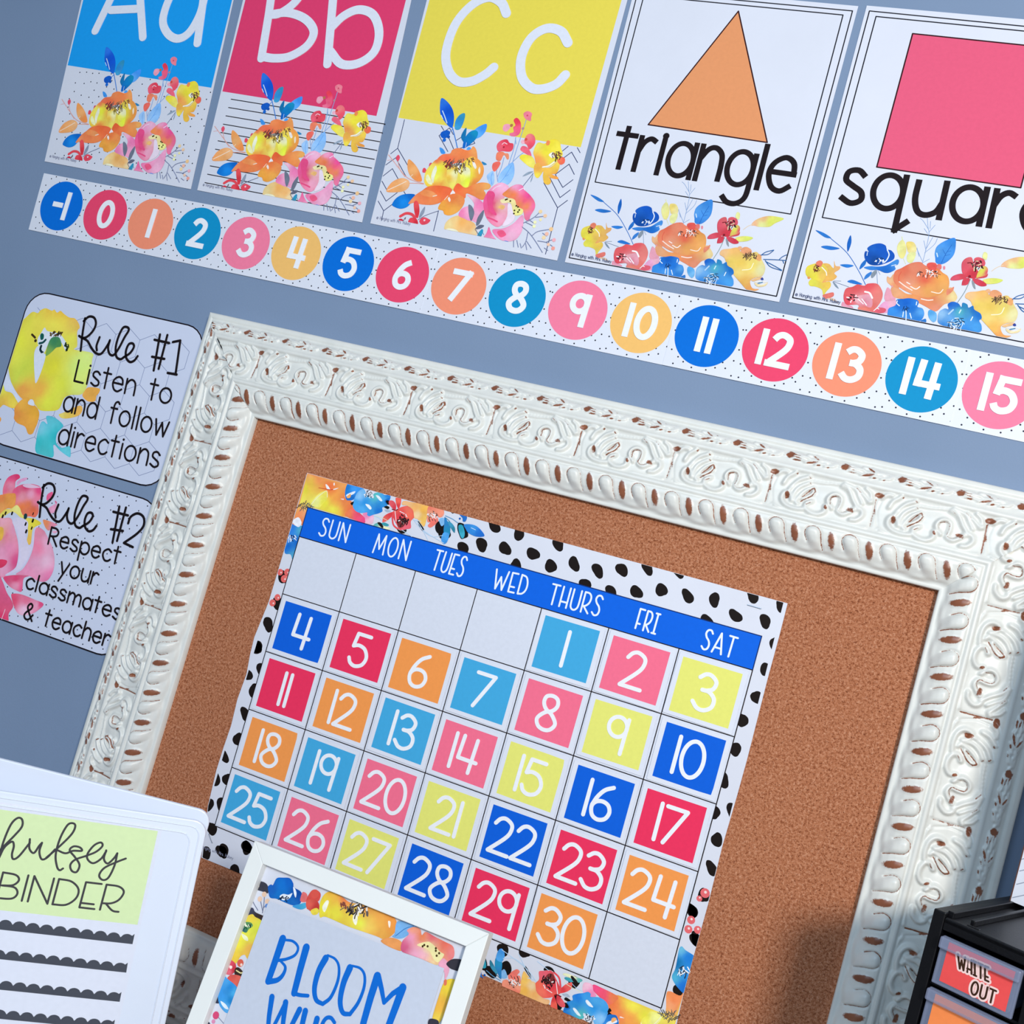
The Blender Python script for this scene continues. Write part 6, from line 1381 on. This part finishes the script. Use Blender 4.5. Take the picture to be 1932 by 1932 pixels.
text(tx, cs, 'BINDER', BN(-24, 1068), BN(812, 1163), BN(22, 893), .024, IB, gap=.16, suf='?')
tx.build('lettering', bd, 'brown script lettering hulsey over BINDER')
def scallop(yl0, yl1, xr0, yr0, xr1, yr1, name='scallop_strip'):
    a0, a1 = np.array(uvb(0, yl0)), np.array(uvb(xr0, yr0)); b0, b1 = np.array(uvb(0, yl1)), np.array(uvb(xr1, yr1))
    d = (a1-a0)/np.linalg.norm(a1-a0); Lx = 3.0; a0 = a1-d*Lx; e = (b1-b0)/np.linalg.norm(b1-b0); b0 = b1-e*Lx
    up = np.array([-d[1], d[0]]); n = int(Lx/.150); P = []
    for i in range(n):
        for k in range(6):
            t = (i+k/6)/n; P.append(tuple(a0+(a1-a0)*t+up*(.050*math.sin(math.pi*k/6)**.6-.050)))
    P.append(tuple(a1+up*.01)); q = Print(); q.boxes.append(((-9, -9, 9, 9), 2)); q.poly([tuple(b0), tuple(b1)]+P[::-1], '#2B2E3A'); q.build(name, bd, 'dark scalloped strip')
scallop(1213, 1285, 922, 1320, 908, 1385); scallop(1423, 1488, 875, 1517, 865, 1580); scallop(1632, 1697, 832, 1718, 820, 1780); scallop(1833, 1897, 787, 1908, 775, 1972)
# clear overlay pocket with welded edge
ov = Print(); 
wl = [(-.085, -.10), (-.085, floor_v(cs, 0)+.15)]
wm = MB(); 
for off in (.07, .16):
    P = [(-WB+.2, floor_v(cs, -WB)+.2), (-off, floor_v(cs, 0)+.1), (-off, -off), (-WB+.2, -off)]; rr = bez_corner(P, .12)
    wm.tube([(u*S, v*S, .0003) for u, v in rr[8:22]], .00055, 6)
wm.build('welded_seam', 'vinyl', bd)
P = bez_corner([(-WB+.2, floor_v(cs, -WB)+.2), (-.17, floor_v(cs, 0)+.1), (-.17, -.17), (-WB+.2, -.17)], .05)
MB().prism([(u*S, v*S) for u, v in P], .0005, .0008).build('clear_pocket', 'clear_vinyl', bd)
# back cover: same right edge, fanned open towards the wall
Ob = np.array([7.58, -7.77, 3.74]); d = ray(0, 1437); yb = -7.80; kk = (yb-CAM_C[1])/d[1]; Pb = CAM_C+d*kk
ub = np.array([Ob[0]-Pb[0], 0, Ob[2]-Pb[2]]); bs = Sheet(Ob, ub, cs.uy)
rel = cs.mw().inverted() @ bs.mw()
P = [(-WB, floor_v(bs, -WB, -T_)), (0, floor_v(bs, 0, -T_)), (0, 0), (-WB, 0)]
MB().prism([(u*S, v*S) for u, v in bez_corner(P, .16)], -T_*S, 0).build('back_cover', 'vinyl', bd, rel, bevel=.0008)
f_end, b_end = cs.at(-WB, 0), bs.at(-WB, 0); ss = Sheet(b_end, f_end-b_end, (0, 1, 0)); LS = float(np.linalg.norm((f_end-b_end)[[0, 2]]))
rel = cs.mw().inverted() @ ss.mw(); y1 = min(f_end[1], b_end[1])-.05
MB().prism([(u*S, v*S) for u, v in ((0, YD+.01-b_end[1]), (LS, YD+.01-b_end[1]), (LS, y1-b_end[1]), (0, y1-b_end[1]))], -T_*S, 0).build('spine', 'vinyl', bd, rel)

# ---- black drawer unit
ca, sa = math.cos(.415), math.sin(.415); Oo = np.array([15.368, -6.0, 3.704])
os_ = Sheet(Oo, (ca, 0, sa), (0, 1, 0)); OWu, OD = 2.55, 3.15; OH = 6.0-(-YD)*-1-.0; OH = -6.0-YD
DQ = Crop(1682, 1700, .1294)
og = empty('drawer_unit', os_.mw()); tag(og, 'black desktop drawer unit with frosted drawers and a red WHITE OUT label, lower right', 'drawer unit')
d1 = [os_.uv(*DQ(*q)) for q in ((620, 1160), (1780, 1770), (1900, 1030), (745, 455))]; d2 = os_.uv(*DQ(540, 1225))
print('drawer uv', d1, d2)
dx0 = (d1[0][0]+d1[3][0])/2; dx1 = (d1[1][0]+d1[2][0])/2; dy1 = (d1[3][1]+d1[2][1])/2; dy0 = (d1[0][1]+d1[1][1])/2; pitch = dy1-d2[1]
OWu = dx1+dx0+.02
sh_ = MB(); w_ = dx0-.03
sh_.box((0, -OH*S, -OD*S), (w_*S, 0, 0)); sh_.box(((OWu-w_)*S, -OH*S, -OD*S), (OWu*S, 0, 0)); sh_.box((w_*S, -OH*S, -OD*S), ((OWu-w_)*S, 0, (-OD+.06)*S))
sh_.box((w_*S, -.10*S, (-OD+.06)*S), ((OWu-w_)*S, -.05*S, 0)); sh_.box((w_*S, -.16*S if dy1 > -.2 else (dy1+.03)*S, -.08*S), ((OWu-w_)*S, -.04*S, 0))
sh_.build('housing', 'black_plastic', og, bevel=.0008)
rm = MB(); rm.box((.10*S, -.05*S, (-OD+.1)*S), (.16*S, .015*S, -.10*S)); rm.box(((OWu-.16)*S, -.05*S, (-OD+.1)*S), ((OWu-.10)*S, .015*S, -.10*S)); rm.box((.30*S, -.05*S, -.10*S), (.42*S, -.03*S, -.06*S))
rm.box((.30*S, -.05*S, (-OD+.1)*S), (.34*S, .008*S, -.16*S))
rm.build('top_rim', 'black_plastic', og, bevel=.0005)
i = 0; y = dy1; LC = ['#E4504F', '#F0884C', '#F2C84C', '#5CB4D8', '#F27C98', '#E4504F', '#F0884C']
while y-(dy1-dy0) > -OH+.05:
    hgt = dy1-dy0
    if i: MB().box((w_*S, (y+.01)*S, (-OD+.06)*S), ((OWu-w_)*S, (y+pitch-hgt-.01)*S, -.06*S)).build('shelf', 'black_plastic', og)
    dr = MB(); a0, a1 = dx0, dx1
    dr.box((a0*S, (y-hgt)*S, -.02*S), (a1*S, y*S, .03*S)); 
    o = dr.build('drawer', 'frosted', og, bevel=.0008); o['label'] = 'frosted drawer front'
    lp = MB(); lp.box((a0*S, (y-.11)*S, .03*S), (a1*S, y*S, .10*S)); lp.build('lip', 'frosted', o, bevel=.001)
    bx = MB(); bx.box(((a0+.06)*S, (y-hgt+.03)*S, (-OD+.3)*S), ((a1-.06)*S, (y-hgt+.06)*S, -.02*S))
    for xx in (a0+.06, a1-.09): bx.box((xx*S, (y-hgt+.03)*S, (-OD+.3)*S), ((xx+.03)*S, (y-.06)*S, -.02*S))
    bx.box(((a0+.06)*S, (y-hgt+.03)*S, (-OD+.3)*S), ((a1-.06)*S, (y-.06)*S, (-OD+.33)*S))
    bx.build('tray', 'frosted', o)
    lb = Print(); m0 = .10; lb.poly([(a0+.07, y-hgt+.045), (a1-.06, y-hgt+.045), (a1-.06, y-.035), (a0+.07, y-.035)], LC[i % 7])
    lm = Matrix.Translation((0, 0, .031*S))
    lo = lb.build('label_card', o, mw=lm)
    if i == 0:
        lo['label'] = 'red label card reading WHITE OUT'
        tq = Print(); tq.boxes.append(((-9, -9, 9, 9), 2))
        for w, cc in ((.052, '#EBC9C4'), (.018, '#3A2418')):
            text(tq, os_, 'WHITE', DQ(985, 970), DQ(1430, 1168), DQ(985, 770), w, cc, gap=.20, suf='!'); text(tq, os_, 'OUT', DQ(1165, 1340), DQ(1500, 1490), DQ(1205, 1160), w, cc, gap=.25, suf='!')
        tq.build('lettering', o, 'brown lettering WHITE OUT', mw=lm)
    y -= pitch; i += 1
# ---- ruled pad standing on top of the unit
dd = ray(1904.5, 1699); kk = (-6.0+.012-CAM_C[1])/dd[1]; Pp = CAM_C+dd*kk
pd = Sheet(Pp, (ca, 0, sa), (0, 1, 0)); pad = empty('index_card_pad', pd.mw()); tag(pad, 'upright pad of ruled white cards on top of the black drawer unit', 'notepad')
PW, PH = 3.2, 3.9
MB().box((.012*S, .0, -.30*S), (PW*S, PH*S, 0)).build('card_block', 'card', pad)
MB().box((0, 0, -.34*S), (PW*S, (PH+.02)*S, -.30*S)).build('backing_board', 'edge_brown', pad)
MB().box((0, 0, -.30*S), (.012*S, PH*S, .002*S)).build('binding_strip', 'edge_brown', pad)
rl = Print()
for t in ("1760 1250 1990 1200", "1820 1055 1990 1014", "1862 862 1990 832", "1895 690 2000 664"): rl.stroke([pd.uv(*Crop(1682, 1532, .1294)(*q)) for q in nums(t)], .010, '#9AA0B0', cap='b')
rl.build('ruled_lines', pad)
